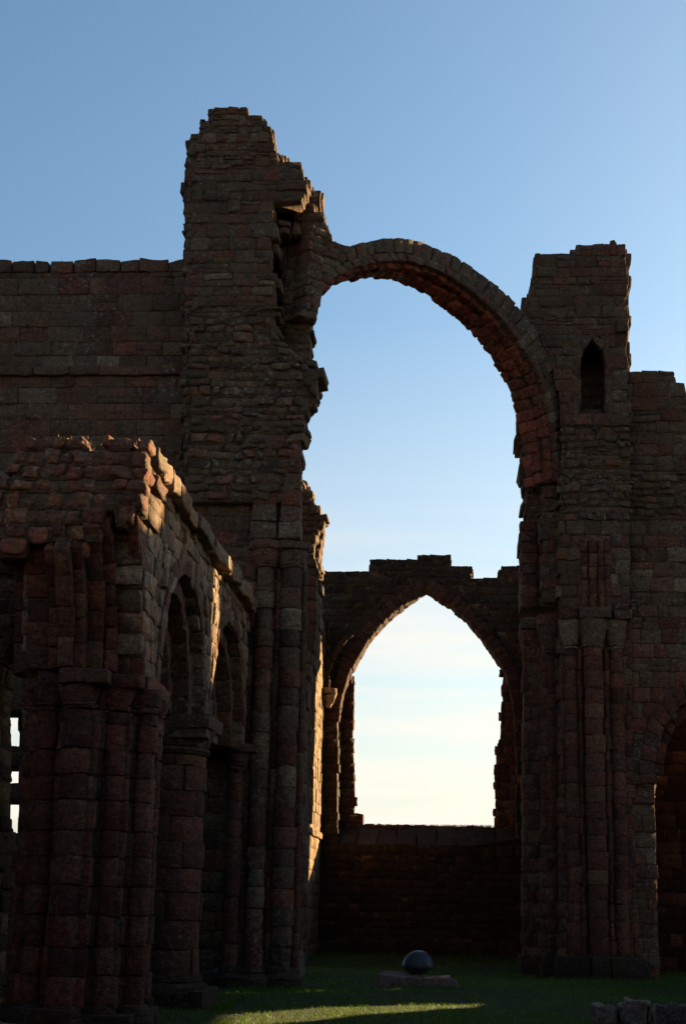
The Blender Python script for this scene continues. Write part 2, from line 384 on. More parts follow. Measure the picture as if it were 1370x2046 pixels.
def drums(B, c, r, z0, z1, course=(0.28, 0.4), seg=1, seed=0, joint=0.007, taper=None, rows=None, bev=None, rin=0.0, n=18, a0=None):
    """round shaft of drums (seg stones per course)"""
    rs = np.random.RandomState(seed + 31)
    if rows is None:
        rows = [z0]
        while rows[-1] < z1 - course[0]*0.5: rows.append(min(z1, rows[-1] + rs.uniform(*course)))
        rows[-1] = z1
    for a, b in zip(rows[:-1], rows[1:]):
        th = (math.pi/2 if seg == 1 else rs.uniform(0, 6.28)) if a0 is None else a0
        e = rs.uniform(-0.008, 0.008)
        for q in range(seg):
            t0 = th + q*2*math.pi/seg; t1 = t0 + 2*math.pi/seg; jj = 0 if seg == 1 else joint/r
            rr = r + e + rs.uniform(-0.006, 0.006)
            B.H.append([(t, ra, z) for t in (t0+jj, t1-jj) for ra in (rr, max(rin, 0.02)) for z in (a+joint, b-joint)]); B.C.append(rs.rand(3))
    cx, cy = c[0], c[1]
    jit = B.jit; B.jit = 0.0
    def warp(P):
        return np.stack([cx + P[:, 1]*np.cos(P[:, 0]), cy + P[:, 1]*np.sin(P[:, 0]), P[:, 2]], 1)
    H = np.array(B.H); 
    B.flush(warp=warp, lat=((n if seg == 1 else max(7, n//seg+3)), 4, 5), bev=(0.009 if bev is None else bev), pillow=0.0)
    B.jit = jit
    # mortar core
    k = 12; ang = np.linspace(0, 2*math.pi, k+1)[:-1]; rc = r - 0.03
    for q in range(0, k, 2):
        a1, a2, a3 = ang[q], ang[q] + math.pi/6, ang[q] + math.pi/3
        p = [(cx, cy), (cx+rc*math.cos(a1), cy+rc*math.sin(a1)), (cx+rc*math.cos(a2), cy+rc*math.sin(a2)), (cx+rc*math.cos(a3), cy+rc*math.sin(a3))]
        B.core.append([(x, y, z0+.01) for x, y in p] + [(x, y, z1-.01) for x, y in p])
    return rows
def lathe_ring(B, c, prof, seed=0, n=20, seg=1):
    """moulded capital / base: stack of truncated drums following prof [(r, z)...]"""
    rs = np.random.RandomState(seed)
    cx, cy = c
    col = rs.rand(3)
    for (r0, z0), (r1, z1) in zip(prof[:-1], prof[1:]):
        for q in range(seg):
            t0 = math.pi/2 + q*2*math.pi/seg; t1 = t0 + 2*math.pi/seg
            B.H.append([(t, ra, z) for t in (t0, t1) for (ra, z) in ((r0, z0), (r1, z1), (0.02, z0), (0.02, z1))]); B.C.append(col)
    jit = B.jit; B.jit = 0.0
    B.flush(warp=lambda P: np.stack([cx + P[:, 1]*np.cos(P[:, 0]), cy + P[:, 1]*np.sin(P[:, 0]), P[:, 2]], 1), lat=(n, 4, 4), bev=0.012, pillow=0.0)
    B.jit = jit
def slab(B, pl, u0, u1, d0, d1, z0, z1, n=1, seed=0, lat=(6, 5, 5), joint=0.006):
    rs = np.random.RandomState(seed + 5)
    cuts = np.linspace(0, 1, n+1); cuts[1:-1] += rs.uniform(-.2, .2, n-1)/n
    for a, b in zip(cuts[:-1], cuts[1:]):
        B.H.append([pl.w(u, d, z) for u in (u0+(u1-u0)*a + joint, u0+(u1-u0)*b - joint) for d in (d0 + rs.uniform(-.01, .01), d1) for z in (z0, z1 + rs.uniform(-.008, .008))]); B.C.append(rs.rand(3))
    B.flush(lat=lat)
def sun_hole(pts, Y0, Y1):
    """outline on the layer between Y0 and Y1 through which sunlight reaches the world points pts"""
    q = []
    for p in pts:
        for Y in (Y0, Y1):
            k = (Y - p[1])/SD[1]; r = np.array(p) + SD*k; q.append((float(r[0]), float(r[2])))
    q = sorted(set(q))
    def half(ps):
        o = []
        for p in ps:
            while len(o) > 1 and (o[-1][0]-o[-2][0])*(p[1]-o[-2][1]) - (o[-1][1]-o[-2][1])*(p[0]-o[-2][0]) <= 0: o.pop()
            o.append(p)
        return o[:-1]
    return half(q) + half(q[::-1])

# ================================================================== GROUND
def plain_mat(name, base, rough=0.9, metal=0.0, spec=0.3):
    m = bpy.data.materials.new(name); m.use_nodes = True; b = m.node_tree.nodes['Principled BSDF']
    b.inputs['Base Color'].default_value = (*base, 1); b.inputs['Roughness'].default_value = rough; b.inputs['Metallic'].default_value = metal; b.inputs['Specular IOR Level'].default_value = spec
    return m
def turf_mat():
    m = plain_mat('turf', (0.06, 0.09, 0.02)); n = m.node_tree; b = n.nodes['Principled BSDF']
    g = nn(n, 'ShaderNodeNewGeometry'); t = nn(n, 'ShaderNodeTexNoise'); t.inputs['Scale'].default_value = 1.3; t.inputs['Detail'].default_value = 8; t.inputs['Roughness'].default_value = .75
    n.links.new(g.outputs['Position'], t.inputs['Vector']); r = nn(n, 'ShaderNodeValToRGB'); e = r.color_ramp
    e.elements[0].position = .3; e.elements[0].color = (0.008, 0.013, 0.003, 1); e.elements[1].position = .7; e.elements[1].color = (0.02, 0.028, 0.006, 1)
    n.links.new(t.outputs[0], r.inputs[0]); n.links.new(r.outputs[0], b.inputs['Base Color'])
    t2 = nn(n, 'ShaderNodeTexNoise'); t2.inputs['Scale'].default_value = 25; t2.inputs['Detail'].default_value = 6; n.links.new(g.outputs['Position'], t2.inputs['Vector'])
    bp = nn(n, 'ShaderNodeBump'); bp.inputs['Distance'].default_value = .08; n.links.new(t2.outputs[0], bp.inputs['Height']); n.links.new(bp.outputs[0], b.inputs['Normal'])
    return m
def gz(x, y): return 0.03*np.sin(x*0.9+1)*np.sin(y*0.7) + 0.015*np.sin(x*2.3)*np.sin(y*1.9+2)
M_turf = turf_mat()
xs = np.r_[-900, -200, -60, np.arange(-20, 20.1, 0.5), 60, 200, 900]; ys = np.r_[-900, -200, -40, np.arange(2, 60.1, 0.5), 120, 300, 900]
GX, GY = np.meshgrid(xs, ys); GZ = np.where((abs(GX) < 19) & (GY < 60) & (GY > 1), gz(GX, GY), 0.0)
nx = len(xs); idx = np.arange(len(ys)*nx).reshape(len(ys), nx)
q = np.stack([idx[:-1,:-1], idx[:-1,1:], idx[1:,1:], idx[1:,:-1]], -1).reshape(-1, 4)
g = mesh_obj('ground', np.stack([GX, GY, GZ], -1).reshape(-1, 3), q, M_turf); g['kind'] = 'structure'
# mown grass: separate blades where they can be seen
M_blade = plain_mat('grass_blade', (0.085, 0.125, 0.02), 0.6); bl = M_blade.node_tree
oi = nn(bl, 'ShaderNodeAttribute', attribute_name='stone'); rr = nn(bl, 'ShaderNodeValToRGB'); spb = nn(bl, 'ShaderNodeSeparateColor')
rr.color_ramp.elements[0].color = (0.035, 0.085, 0.004, 1); rr.color_ramp.elements[1].color = (0.12, 0.19, 0.010, 1)
bl.links.new(oi.outputs[0], spb.inputs[0]); bl.links.new(spb.outputs[0], rr.inputs[0]); bl.links.new(rr.outputs[0], bl.nodes['Principled BSDF'].inputs['Base Color'])
tl = nn(bl, 'ShaderNodeBsdfTranslucent'); ms = nn(bl, 'ShaderNodeMixShader'); ms.inputs[0].default_value = .4
bl.links.new(rr.outputs[0], tl.inputs[0]); bl.links.new(bl.nodes['Principled BSDF'].outputs[0], ms.inputs[1]); bl.links.new(tl.outputs[0], ms.inputs[2]); bl.links.new(ms.outputs[0], bl.nodes['Material Output'].inputs[0])
rs = np.random.RandomState(3); N = 150000
by = 17 + 27*rs.rand(N)**1.5; bx = rs.uniform(-4.9, 6.5, N); keep = (bx > -0.24*by + .3) & (bx < 0.2*by + .4); bx, by = bx[keep], by[keep]; N = len(bx)
clump = 0.6 + 0.8*(np.sin(bx*3.1+np.sin(by*2.2)*2)*np.sin(by*2.7+np.cos(bx*1.7)*2)*.5+.5)
hh = rs.uniform(0.02, 0.05, N)*clump; an = rs.uniform(0, 6.28, N); lean = rs.normal(0, 0.028, (N, 2)); w = rs.uniform(.004, .009, N)
b0 = np.stack([bx - np.cos(an)*w, by - np.sin(an)*w, gz(bx, by) - .01], -1); b1 = np.stack([bx + np.cos(an)*w, by + np.sin(an)*w, gz(bx, by) - .01], -1)
tp = np.stack([bx + lean[:, 0], by + lean[:, 1], gz(bx, by) + hh], -1)
V = np.stack([b0, b1, tp], 1).reshape(-1, 3); T = np.arange(N*3).reshape(N, 3)
gr = mesh_obj('grass', V, T, M_blade, None, np.repeat(rs.rand(N, 3), 3, 0)); gr['kind'] = 'stuff'; gr['label'] = 'short mown grass growing between the ruined walls'; gr['category'] = 'grass'

# ================================================================== NAVE ARCADE (left foreground)
AX = -3.72                                      # south face of the arcade
SPR = 4.05                                      # springing height of the arcade
side = Plane((AX, 0), (0, 1), (-1, 0))          # u = world y, n towards -x
# --- near compound pier
pier = thing('compound_pier', 'massive reddish clustered pier in the left foreground, nearest of the arcade supports', 'stone pier', (-4.5, 18.3, 0))
B = Blocks(11, bev=.018, pillow=.008, wobble=(0, .012, .008)); 
def pierslab(x0, x1, Y0, Y1, z1, seed, z0=0.3):
    pl = front(Y0); masonry(B, pl, [[(x0, z0), (x1, z0), (x1, z1), (x0, z1)]], [(0, Y1-Y0)], z0, z1, course=(.31, .37), width=(.28, .6), seed=seed, joint=.007, proud=.012, rows=PR)
rr_ = np.random.RandomState(4); PR = [0.3]
while PR[-1] < SPR - .45: PR.append(PR[-1] + rr_.uniform(.29, .35))
PR[-1] = SPR - .35
PXx = lambda px, Y: float(at_y(px, 1650, Y)[0])
pierslab(PXx(108, 17.7), PXx(186, 17.7), 17.7, 18.1, PR[-1], 1); pierslab(PXx(60, 17.95), PXx(252, 17.95), 17.95, 18.5, PR[-1], 2); pierslab(PXx(40, 18.2), AX-.02, 18.2, 19.4, PR[-1], 3)
B.build('pier_core', M_red, pier)
for i, (x, y, r) in enumerate([(PXx(145, 17.75), 17.75, .185), (PXx(224, 17.98), 17.98, .12), (PXx(85, 17.98), 17.98, .13), (PXx(285, 18.22), 18.22, .12), (PXx(52, 18.3), 18.3, .09), (-3.80, 19.35, .12), (PXx(190, 17.92), 17.92, .055), (PXx(256, 18.16), 18.16, .06)]):
    b = Blocks(20+i, wobble=(0, .007, .007)); drums(b, (x, y), r, .3, PR[-1], rows=PR, seed=i, n=16); b.build('shaft', M_red, pier)
    b = Blocks(40+i, wobble=(0, .012, .008)); z = PR[-1]
    lathe_ring(b, (x, y), [(r+.005, z), (r+.03, z+.05), (r+.02, z+.08), (r+.1, z+.3)], seed=i, n=14); b.build('capital', M_red, pier)
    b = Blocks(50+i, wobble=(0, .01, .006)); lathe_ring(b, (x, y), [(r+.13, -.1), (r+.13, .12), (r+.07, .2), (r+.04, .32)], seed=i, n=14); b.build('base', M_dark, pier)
b = Blocks(60, wobble=(0, .012, .008))
for (x0, x1, Y0, Y1, s_) in [(PXx(100, 17.5), PXx(200, 17.5), 17.46, 18.0, 1), (PXx(55, 17.75), PXx(268, 17.75), 17.74, 18.3, 2), (PXx(28, 18), AX+.1, 18.02, 19.5, 3)]:
    slab(b, front(Y0), x0, x1, 0, Y1-Y0, PR[-1]+.28, SPR+.1, n=2 if x1-x0 > .7 else 1, seed=s_)
b.build('abacus', M_red, pier)
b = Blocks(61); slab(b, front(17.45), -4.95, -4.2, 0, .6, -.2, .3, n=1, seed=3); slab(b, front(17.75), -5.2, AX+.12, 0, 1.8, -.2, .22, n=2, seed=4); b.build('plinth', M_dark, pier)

# --- round column
colm = thing('round_column', 'plain cylindrical sandstone column standing behind the clustered pier', 'column', (-4.25, 23.0, 0))
CX, CY = -4.22, 22.95
b = Blocks(70, wobble=(0, .008, .006)); drums(b, (CX, CY), .55, .42, 3.62, course=(.33, .42), seg=5, seed=8, n=22); b.build('column_drum_shaft', M_red, colm)
b = Blocks(71); lathe_ring(b, (CX, CY), [(.56, 3.62), (.60, 3.66), (.6, 3.70), (.57, 3.74), (.68, 4.02)], n=24, seed=2, seg=1); 
slab(b, front(CY-.68), CX-.68, CX+.68, 0, 1.36, 4.0, 4.2, n=2, seed=2); slab(b, front(CY-.62), CX-.62, CX+.62, 0, 1.24, 3.86, 4.0, n=2, seed=9); b.build('capital', M_mix, colm)
b = Blocks(72); lathe_ring(b, (CX, CY), [(.72, .22), (.7, .3), (.62, .34), (.6, .44)], n=24, seed=5); slab(b, front(CY-.76), CX-.76, CX+.76, 0, 1.52, -.2, .24, n=3, seed=7); b.build('base', M_dark, colm)

# --- arcade wall with its two arches
arc = thing('arcade_wall', 'ruined reddish arcade wall with two round arches, its broken near end touched by sunlight', 'wall', (AX, 22, 0))
def arcl(yc, r, n=16, a0=0.0, a1=math.pi, zc=SPR+.12, k=1.0):
    return [(yc - r*math.cos(a), zc + k*r*math.sin(a)) for a in np.linspace(a0, a1, n)]
A1 = (20.85, 1.52); A2 = (25.25, 1.62); A0 = (15.9, 1.85)
TOPZ = 6.85
Z0 = SPR + .12
def wall_loops(extra):
    lp = [(18.0, Z0), (17.8, 4.9), (17.65, 5.4), (17.5, 5.9), (17.45, 6.3), (17.45, TOPZ), (27.6, TOPZ), (27.6, Z0)]
    return [lp] + [ [(y, z) for y, z in arcl(c, r+extra, zc=Z0-.01)] for c, r in (A1, A2)]
B = Blocks(80, bev=.018, pillow=.007, wobble=(0, .015, .01))
masonry(B, side, None, [(0, .35, wall_loops(.30)), (.35, 1.1, wall_loops(.1)), (1.1, 1.45, wall_loops(.30))], Z0, TOPZ, course=(.2, .3), width=(.2, .5), seed=5, proud=.02, slant=1.0)
B.build('spandrel_wall', M_lich, arc)
for i, (c, r) in enumerate((A1, A2)):
    B = Blocks(90+i, wobble=(0, .01, .008)); n = 17
    ring(B, side, arcl(c, r+.30), arcl(c, r+.55), -.03, .3, n, seed=i, rad=.01)
    ring(B, side, arcl(c, r+.02), arcl(c, r+.30), .16, .62, n, seed=i+5, rad=.01)
    ring(B, side, arcl(c, r-.2), arcl(c, r+.08), .42, 1.05, n, seed=i+9, rad=.01)
    B.build('arch_ring', M_mix, arc)
# string course along the wall head
B = Blocks(95, bev=.024, wobble=(0, .025, .012)); y = 17.5; rs = np.random.RandomState(9)
while y < 27.3:
    l_ = rs.uniform(.5, .9); B.H.append([side.w(u, d, z) for u in (y+.01, y+l_-.01) for d in (-.17 + rs.uniform(-.03, .03), .3) for z in (6.62 + (0.05), 6.9+rs.uniform(-.02, .04))]); B.C.append(rs.rand(3)); y += l_
B.flush(lat=(7, 5, 5)); B.build('string_course', M_lich, arc)
# broken springers of the lost arch, curving towards the viewer
B = Blocks(96, bev=.016, wobble=(0, .01, .008), jit=.003)
def stub(r0, r1, d0, d1, a, n, seed):
    I = [(A0[0] + r0*math.cos(t), Z0 + 1.15*r0*math.sin(t)) for t in np.linspace(0, a, 8)]; O = [(A0[0] + r1*math.cos(t), Z0 + 1.15*r1*math.sin(t)) for t in np.linspace(0, a, 8)]
    ring(B, side, I, O, d0, d1, n, seed=seed, rad=.005)
stub(1.68, 2.1, .62, .76, .80, 5, 1); stub(1.6, 2.0, .75, .93, .82, 4, 11); stub(1.68, 2.1, .92, 1.06, .78, 6, 12)
stub(1.9, 2.25, .30, .44, .86, 7, 2); stub(1.83, 2.25, .43, .63, .88, 5, 13); stub(1.85, 2.25, 1.06, 1.38, .7, 5, 3); stub(2.14, 2.5, .14, .30, .95, 6, 4); stub(2.07, 2.5, .0, .15, .98, 6, 14); stub(2.1, 2.5, 1.38, 1.6, .8, 5, 5)
B.build('springer', M_red, arc)
# rubble face of the broken end
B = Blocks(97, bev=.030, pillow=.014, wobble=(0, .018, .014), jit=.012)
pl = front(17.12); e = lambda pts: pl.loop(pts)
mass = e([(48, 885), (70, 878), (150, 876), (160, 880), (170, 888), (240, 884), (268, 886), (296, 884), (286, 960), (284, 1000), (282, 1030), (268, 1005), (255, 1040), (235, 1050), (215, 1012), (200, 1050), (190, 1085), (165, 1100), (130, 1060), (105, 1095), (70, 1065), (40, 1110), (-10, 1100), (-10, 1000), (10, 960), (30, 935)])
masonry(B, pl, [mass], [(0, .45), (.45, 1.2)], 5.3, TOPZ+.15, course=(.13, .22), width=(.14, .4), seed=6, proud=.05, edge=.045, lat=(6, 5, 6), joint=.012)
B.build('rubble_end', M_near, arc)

# --- aisle vault stub at the far left
st = thing('aisle_wall_stub', 'dark ruined aisle vault stub at the left edge behind the clustered pier', 'wall', (-6, 19, 0))
pl = front(19.0)
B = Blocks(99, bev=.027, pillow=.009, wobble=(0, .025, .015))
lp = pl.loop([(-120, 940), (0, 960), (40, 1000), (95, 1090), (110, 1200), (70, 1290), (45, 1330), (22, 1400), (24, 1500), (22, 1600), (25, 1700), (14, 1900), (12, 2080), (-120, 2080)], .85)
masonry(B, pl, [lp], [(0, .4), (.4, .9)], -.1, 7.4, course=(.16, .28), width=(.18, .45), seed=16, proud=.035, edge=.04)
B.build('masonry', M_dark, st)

# ================================================================== NORTH TRANSEPT WALL (left, upper)
tw = thing('transept_wall', 'tall grey coursed sandstone wall with level top left of the ruined tower', 'wall', (-8, 28, 0))
pl = front(28.1)
B = Blocks(110, bev=.010, pillow=.003, wobble=(0, .005, .005), jit=.004)
outl = pl.loop([(-260, 521), (60, 521), (70, 523), (130, 522), (220, 524), (290, 522), (345, 524), (352, 520), (420, 524), (430, 1990), (-260, 1990)])
h1 = pl.loop([(20, 1430), (34, 1432), (45, 1452), (46, 1503), (20, 1503)]); h2 = pl.loop([(20, 1541), (46, 1541), (46, 1566), (20, 1566)]); h3 = pl.loop([(20, 1598), (46, 1598), (46, 1652), (20, 1652)])
hs = [[(a-3, b), (a+48, b), (a+48, c), (a-3, c)] for a, b, c in ((0, 1425, 1503), (0, 1541, 1566), (0, 1598, 1652))]
masonry(B, pl, None, [(0, .4, [outl] + [pl.loop(h_, .2) for h_ in hs]), (.4, 1.1, [outl] + [pl.loop(h_, .75) for h_ in hs])], 0, pl.px(100, 545)[1], course=(.28, .38), width=(.32, .85), seed=21, proud=.015, split=.12)
B.build('masonry', M_mix, tw)
B = Blocks(112, bev=.02, wobble=(0, .015, .01)); zk = pl.px(100, 545)[1]; x = -11.6; rs = np.random.RandomState(12)
while x < -4.85:
    l_ = rs.uniform(.3, .62); B.H.append([pl.w(u, d, z) for u in (x+.012, x+l_-.012) for d in (-.03, 1.1) for z in (zk+.005, zk+.27+rs.uniform(-.05, .03))]); B.C.append(rs.rand(3)); x += l_
B.flush(lat=(7, 5, 5)); B.build('coping', M_mix, tw)
B = Blocks(111, bev=.018, wobble=(0, .015, .008)); zc = pl.px(150, 745)[1]; x = -10.0; rs = np.random.RandomState(2)
while x < -5.0:
    l_ = rs.uniform(.5, 1.3); B.H.append([pl.w(u, d, z) for u in (x+.006, x+l_-.006) for d in (-.11, .02) for z in (zc-.07, zc+.1)]); B.C.append(rs.rand(3)); x += l_
B.flush(lat=(8, 4, 5)); B.build('string_course', M_mix, tw)

# ================================================================== NORTH-WEST CROSSING PIER / STAIR TOWER
nw = thing('crossing_tower', 'tallest broken stair tower left of the great rib arch, open stair slot in its side', 'tower', (-3.6, 28.4, 0))
pl = front(27.5)
sil_top = [(368, 1000), (369, 523), (373, 470), (371, 420), (376, 330), (378, 288), (386, 278), (402, 275), (403, 252), (416, 238), (420, 222), (440, 218), (475, 216), (500, 222), (524, 232), (535, 252), (547, 272), (549, 300), (556, 318), (575, 327), (603, 332), (611, 358), (618, 374)]
colr = [(545, 408), (545, 430), (553, 460), (560, 476), (542, 486), (539, 540), (552, 556), (548, 592), (553, 612), (547, 652), (562, 684), (584, 702), (606, 728), (625, 736)]
brk = [(632, 742), (634, 785), (628, 800), (620, 815), (607, 832), (603, 845), (612, 862), (600, 882), (592, 895), (603, 915), (598, 932), (592, 948), (585, 960), (583, 1000)]
zA = pl.px(480, 612)[1]; zB = pl.px(480, 1000)[1]; zT = pl.px(480, 214)[1]
loA = pl.loop(sil_top + [(600, 392), (598, 404)] + colr + brk)
sil_full = sil_top + [(622, 383), (640, 400), (628, 412), (631, 430), (650, 440), (652, 455), (662, 470), (668, 490), (640, 560), (626, 610), (622, 640), (620, 715), (632, 742), (634, 785), (628, 800), (620, 815), (607, 832), (603, 845), (612, 862), (600, 882), (592, 895), (603, 915), (598, 932), (592, 948), (585, 960), (583, 1000)]
loB = pl.loop(sil_full, 1.1); loM = pl.loop(sil_top + [(612, 392), (600, 412), (590, 440), (600, 470), (562, 476), (560, 480), (545, 486), (541, 540), (556, 556), (548, 592), (553, 612), (550, 652), (562, 690), (590, 712), (625, 736)] + brk, .7)
hole = pl.loop([(541, 440), (545, 412), (592, 418), (590, 440), (580, 472), (562, 476), (562, 690), (539, 660), (538, 500)], 1.1)
nich = pl.loop([(545, 414), (600, 420), (592, 445), (582, 472), (545, 474)], .7)
B = Blocks(120, bev=.018, pillow=.006, wobble=(0, .014, .009)); LY = [(0, .5, [loA]), (.5, .95, [loM, nich]), (.95, 1.6, [loB, hole]), (1.6, 2.3, [pl.loop(sil_full, 1.8)])]
zM = pl.px(480, 330)[1]; masonry(B, pl, None, LY, zM, zT, course=(.12, .24), width=(.16, .5), seed=34, proud=.025, edge=.03, split=.2)
masonry(B, pl, None, LY, zA, zM, course=(.2, .32), width=(.22, .7), seed=31, proud=.018, edge=.028, split=.3)
B.build('ashlar_top', M_tower, nw)
B = Blocks(121, bev=.030, pillow=.016, wobble=(0, .018, .014), jit=.014)
masonry(B, pl, None, LY, zB, zA, course=(.12, .2), width=(.13, .45), seed=32, proud=.055, edge=.05, lat=(6, 5, 6), joint=.014)
B.build('rubble_core', M_rub, nw)
B = Blocks(122, bev=.015, pillow=.005, wobble=(0, .01, .007))
lowl = pl.loop([(366, 1000), (583, 1000), (588, 1060), (598, 1095), (594, 1140), (586, 1400), (584, 1640), (578, 1780), (572, 1990), (366, 1990)], .3)
masonry(B, pl, [lowl], [(.25, .7), (.7, 2.0)], 0, zB, course=(.28, .38), width=(.25, .5), seed=33, proud=.015)
B.build('lower_masonry', M_mix, nw)
# projecting stones
for i, (px, py, w_, h_, dz) in enumerate([(634, 401, .24, .2, 1.3), (640, 445, .2, .22, 1.3), (541, 268, .12, .07, .6), (553, 500, .16, .2, .3), (558, 572, .15, .2, .3), (560, 470, .3, .12, .5), (568, 453, .25, .12, .7)]):
    b = Blocks(130+i, bev=.030, wobble=(0, .03, .015)); p = pl.px(px, py, dz)
    b.H.append(box8(p[0]-w_/2, p[0]+w_/2, 27.5+dz-.15, 27.5+dz+.4, p[1]-h_/2, p[1]+h_/2)); b.C.append((.5, .6, .5)); b.build('projecting_stone', M_tower, nw)
b = Blocks(139, bev=.030, wobble=(0, .03, .02)); p = pl.px(636, 760, .9)
b.H.append(box8(p[0]-.35, p[0]+.13, 27.9, 28.8, p[1]-.1, p[1]+.1)); b.C.append((.4, .4, .4)); b.H.append(box8(p[0]-.35, p[0]+.04, 27.95, 28.8, p[1]+.1, p[1]+.23)); b.C.append((.8, .4, .4)); b.build('corbel', M_mix, nw)
zc1 = pl.px(545, 1078)[1]; zc0 = pl.px(545, 1132)[1]
for i, (px, r, y_) in enumerate([(526, .165, 27.62), (578, .2, 27.75), (483, .14, 27.55)]):
    x_ = at_y(px, 1300, y_)[0]; top = zc0 if i < 2 else 3.75
    b = Blocks(140+i, wobble=(0, .01, .008)); drums(b, (x_, y_), r, .35, top, course=(.3, .42), seed=i+3, n=16); b.build('shaft', M_mix if i < 2 else M_red, nw)
    b = Blocks(145+i, wobble=(0, .01, .008)); lathe_ring(b, (x_, y_), [(r+.02, top), (r+.05, top+.05), (r+.04, top+.09), (r+.11, top+.32), (r+.17, top+.36), (r+.17, top+.5)], n=16, seed=i); b.build('capital', M_mix, nw)
    b = Blocks(148+i, wobble=(0, .01, .008)); lathe_ring(b, (x_, y_), [(r+.2, -.1), (r+.2, .15), (r+.1, .25), (r+.05, .36)], n=16, seed=i); b.build('base', M_dark, nw)
    if i < 2:
        for dx, ddy in ((-.24, .12), (.24, .15)):
            b = Blocks(170+i, wobble=(0, .01, .006)); drums(b, (x_+dx, y_+ddy), .075, .35, top, course=(.4, .6), seed=i+13, n=10); b.build('shaft', M_mix, nw)
# springing ribs above the capitals
b = Blocks(150, bev=.012, wobble=(0, .01, .008))
for (p0, p1) in ((500, 552), (556, 598)):
    a = [pl.px(p0, 1076), pl.px(p0+6, 1000), pl.px(p0+18, 930), pl.px(p0+34, 880)]; c = [pl.px(p1, 1076), pl.px(p1, 1000), pl.px(p1, 930), pl.px(p1+2, 880)]
    ring(b, pl, a, c, -.02, .5, 6, seed=p0)
b.build('vault_springer', M_mix, nw)

# ================================================================== RAINBOW RIB ARCH (diagonal over the crossing)
ra = thing('rib_arch', 'slender free-standing diagonal rib arch spanning the sky between the two broken towers', 'arch', (0, 31, 0))
pL = at_y(625, 600, 28.2); pR = at_y(1120, 800, 33.2)
t = (pR-pL)[:2]; pa = Plane(pL[:2], t, (-t[1], t[0]))
inn = pa.loop([(634, 640), (637, 592), (652, 568), (682, 545), (720, 529), (760, 522), (800, 520), (850, 528), (890, 546), (950, 585), (1006, 640), (1050, 700), (1083, 765), (1102, 835), (1111, 900), (1116, 960)])
inn = smooth_curve(inn, 60, 3)
def offs(C, r):
    C = np.array(C); T = np.gradient(C, axis=0); T /= np.linalg.norm(T, axis=1)[:, None]; Nn = np.stack([-T[:, 1], T[:, 0]], 1); return C + Nn*(r if np.isscalar(r) else np.asarray(r)[:, None])
out_px = smooth_curve(pa.loop([(628, 600), (640, 560), (668, 520), (690, 494), (700, 488), (740, 479), (790, 475), (850, 484), (900, 503), (960, 543), (1010, 580), (1042, 610), (1075, 660), (1103, 720), (1122, 790), (1130, 850), (1134, 920), (1136, 960)]), 60, 2)
mid = offs(inn, .17)
B = Blocks(160, bev=.012, wobble=(0, .008, .006)); ring(B, pa, inn, mid, .0, .5, 46, seed=1, rad=.004); B.build('outer_voussoirs', M_tower, ra)
B = Blocks(161, bev=.021, pillow=.009, wobble=(0, .02, .012))
dense = resample(out_px, 600); In_ = offs(inn, .175); rd = np.array([min(.72, max(.2, np.min(np.linalg.norm(dense - p_, axis=1)))) for p_ in inn])
for _ in range(2): rd[1:-1] = (rd[:-2] + 2*rd[1:-1] + rd[2:])/4
ring(B, pa, In_, offs(inn, rd), .04, .8, 40, seed=2, rad=.004); B.build('coping', M_rub, ra)
B = Blocks(164, bev=.024, pillow=.009, wobble=(0, .02, .012))
masonry(B, pa, [pa.loop([(618, 455), (640, 452), (656, 470), (664, 487), (700, 489), (704, 505), (680, 530), (650, 566), (637, 592), (630, 640), (612, 640)])], [(.02, .8)], pa.px(640, 640)[1], pa.px(640, 450)[1], course=(.14, .24), width=(.2, .4), seed=9, proud=.03); B.build('spandrel', M_rub, ra)
B = Blocks(162, bev=.030, pillow=.014, wobble=(0, .02, .012))
for (d0, d1, r0, r1, sd) in ((.16, .42, -.10, .06, 3), (.40, .66, -.17, .06, 4), (.64, .95, -.10, .1, 5)):
    n = 40; I = resample(offs(inn, r0), n+1); O = resample(offs(inn, r1), n+1)
    if True:
        ring(B, pa, I, O, d0, d1, n, seed=sd, rad=.028, proud=.02, lat=(7, 6, 5))
B.build('moulded_rib', M_rib, ra)

# ================================================================== SOUTH-EAST CROSSING PIER / TOWER
se = thing('crossing_tower', 'shorter broken tower right of the great rib arch, with a dark pointed niche', 'tower', (3, 34, 0))
pl = front(33.0)
top = [(1036, 618), (1042, 608), (1062, 604), (1062, 560), (1064, 520), (1080, 514), (1098, 515), (1120, 513), (1146, 511), (1149, 490), (1180, 485), (1214, 484), (1224, 481), (1236, 487), (1250, 489), (1251, 560), (1250, 640), (1256, 650), (1254, 668), (1248, 680), (1252, 745), (1258, 900), (1256, 1215)]
lA = pl.loop([(1118, 1215), (1118, 980), (1120, 880), (1116, 790), (1098, 720), (1066, 660)] + top)
lB = pl.loop([(1080, 1215), (1082, 980), (1085, 860), (1080, 780), (1070, 720), (1050, 660)] + top, .8)
lC = pl.loop([(1040, 1215), (1040, 1128), (1036, 1108), (1030, 1090), (1040, 1070), (1048, 1045), (1050, 1010), (1045, 985), (1041, 962), (1030, 950), (1036, 932), (1041, 905), (1029, 900), (1026, 890), (1038, 880), (1036, 812), (1030, 806), (1024, 775), (1019, 740), (1040, 735), (1045, 700), (1050, 650)] + top, 1.8)
nz = [(1156, 832), (1156, 720), (1160, 700), (1170, 685), (1184, 677), (1198, 688), (1206, 705), (1208, 740), (1207, 832)]
zcap = pl.px(1180, 1238)[1]; zr = pl.px(1180, 850)[1]; zr2 = pl.px(1180, 1040)[1]; ztop = pl.px(1200, 479)[1]; zu = pl.px(1180, 585)[1]; zv = pl.px(1180, 660)[1]
LS = [(0, .5, [lA, pl.loop(nz, .2)]), (.5, 1.2, [lB, pl.loop([(a+3, b) for a, b in nz], .8)]), (1.2, 2.4, [lC])]
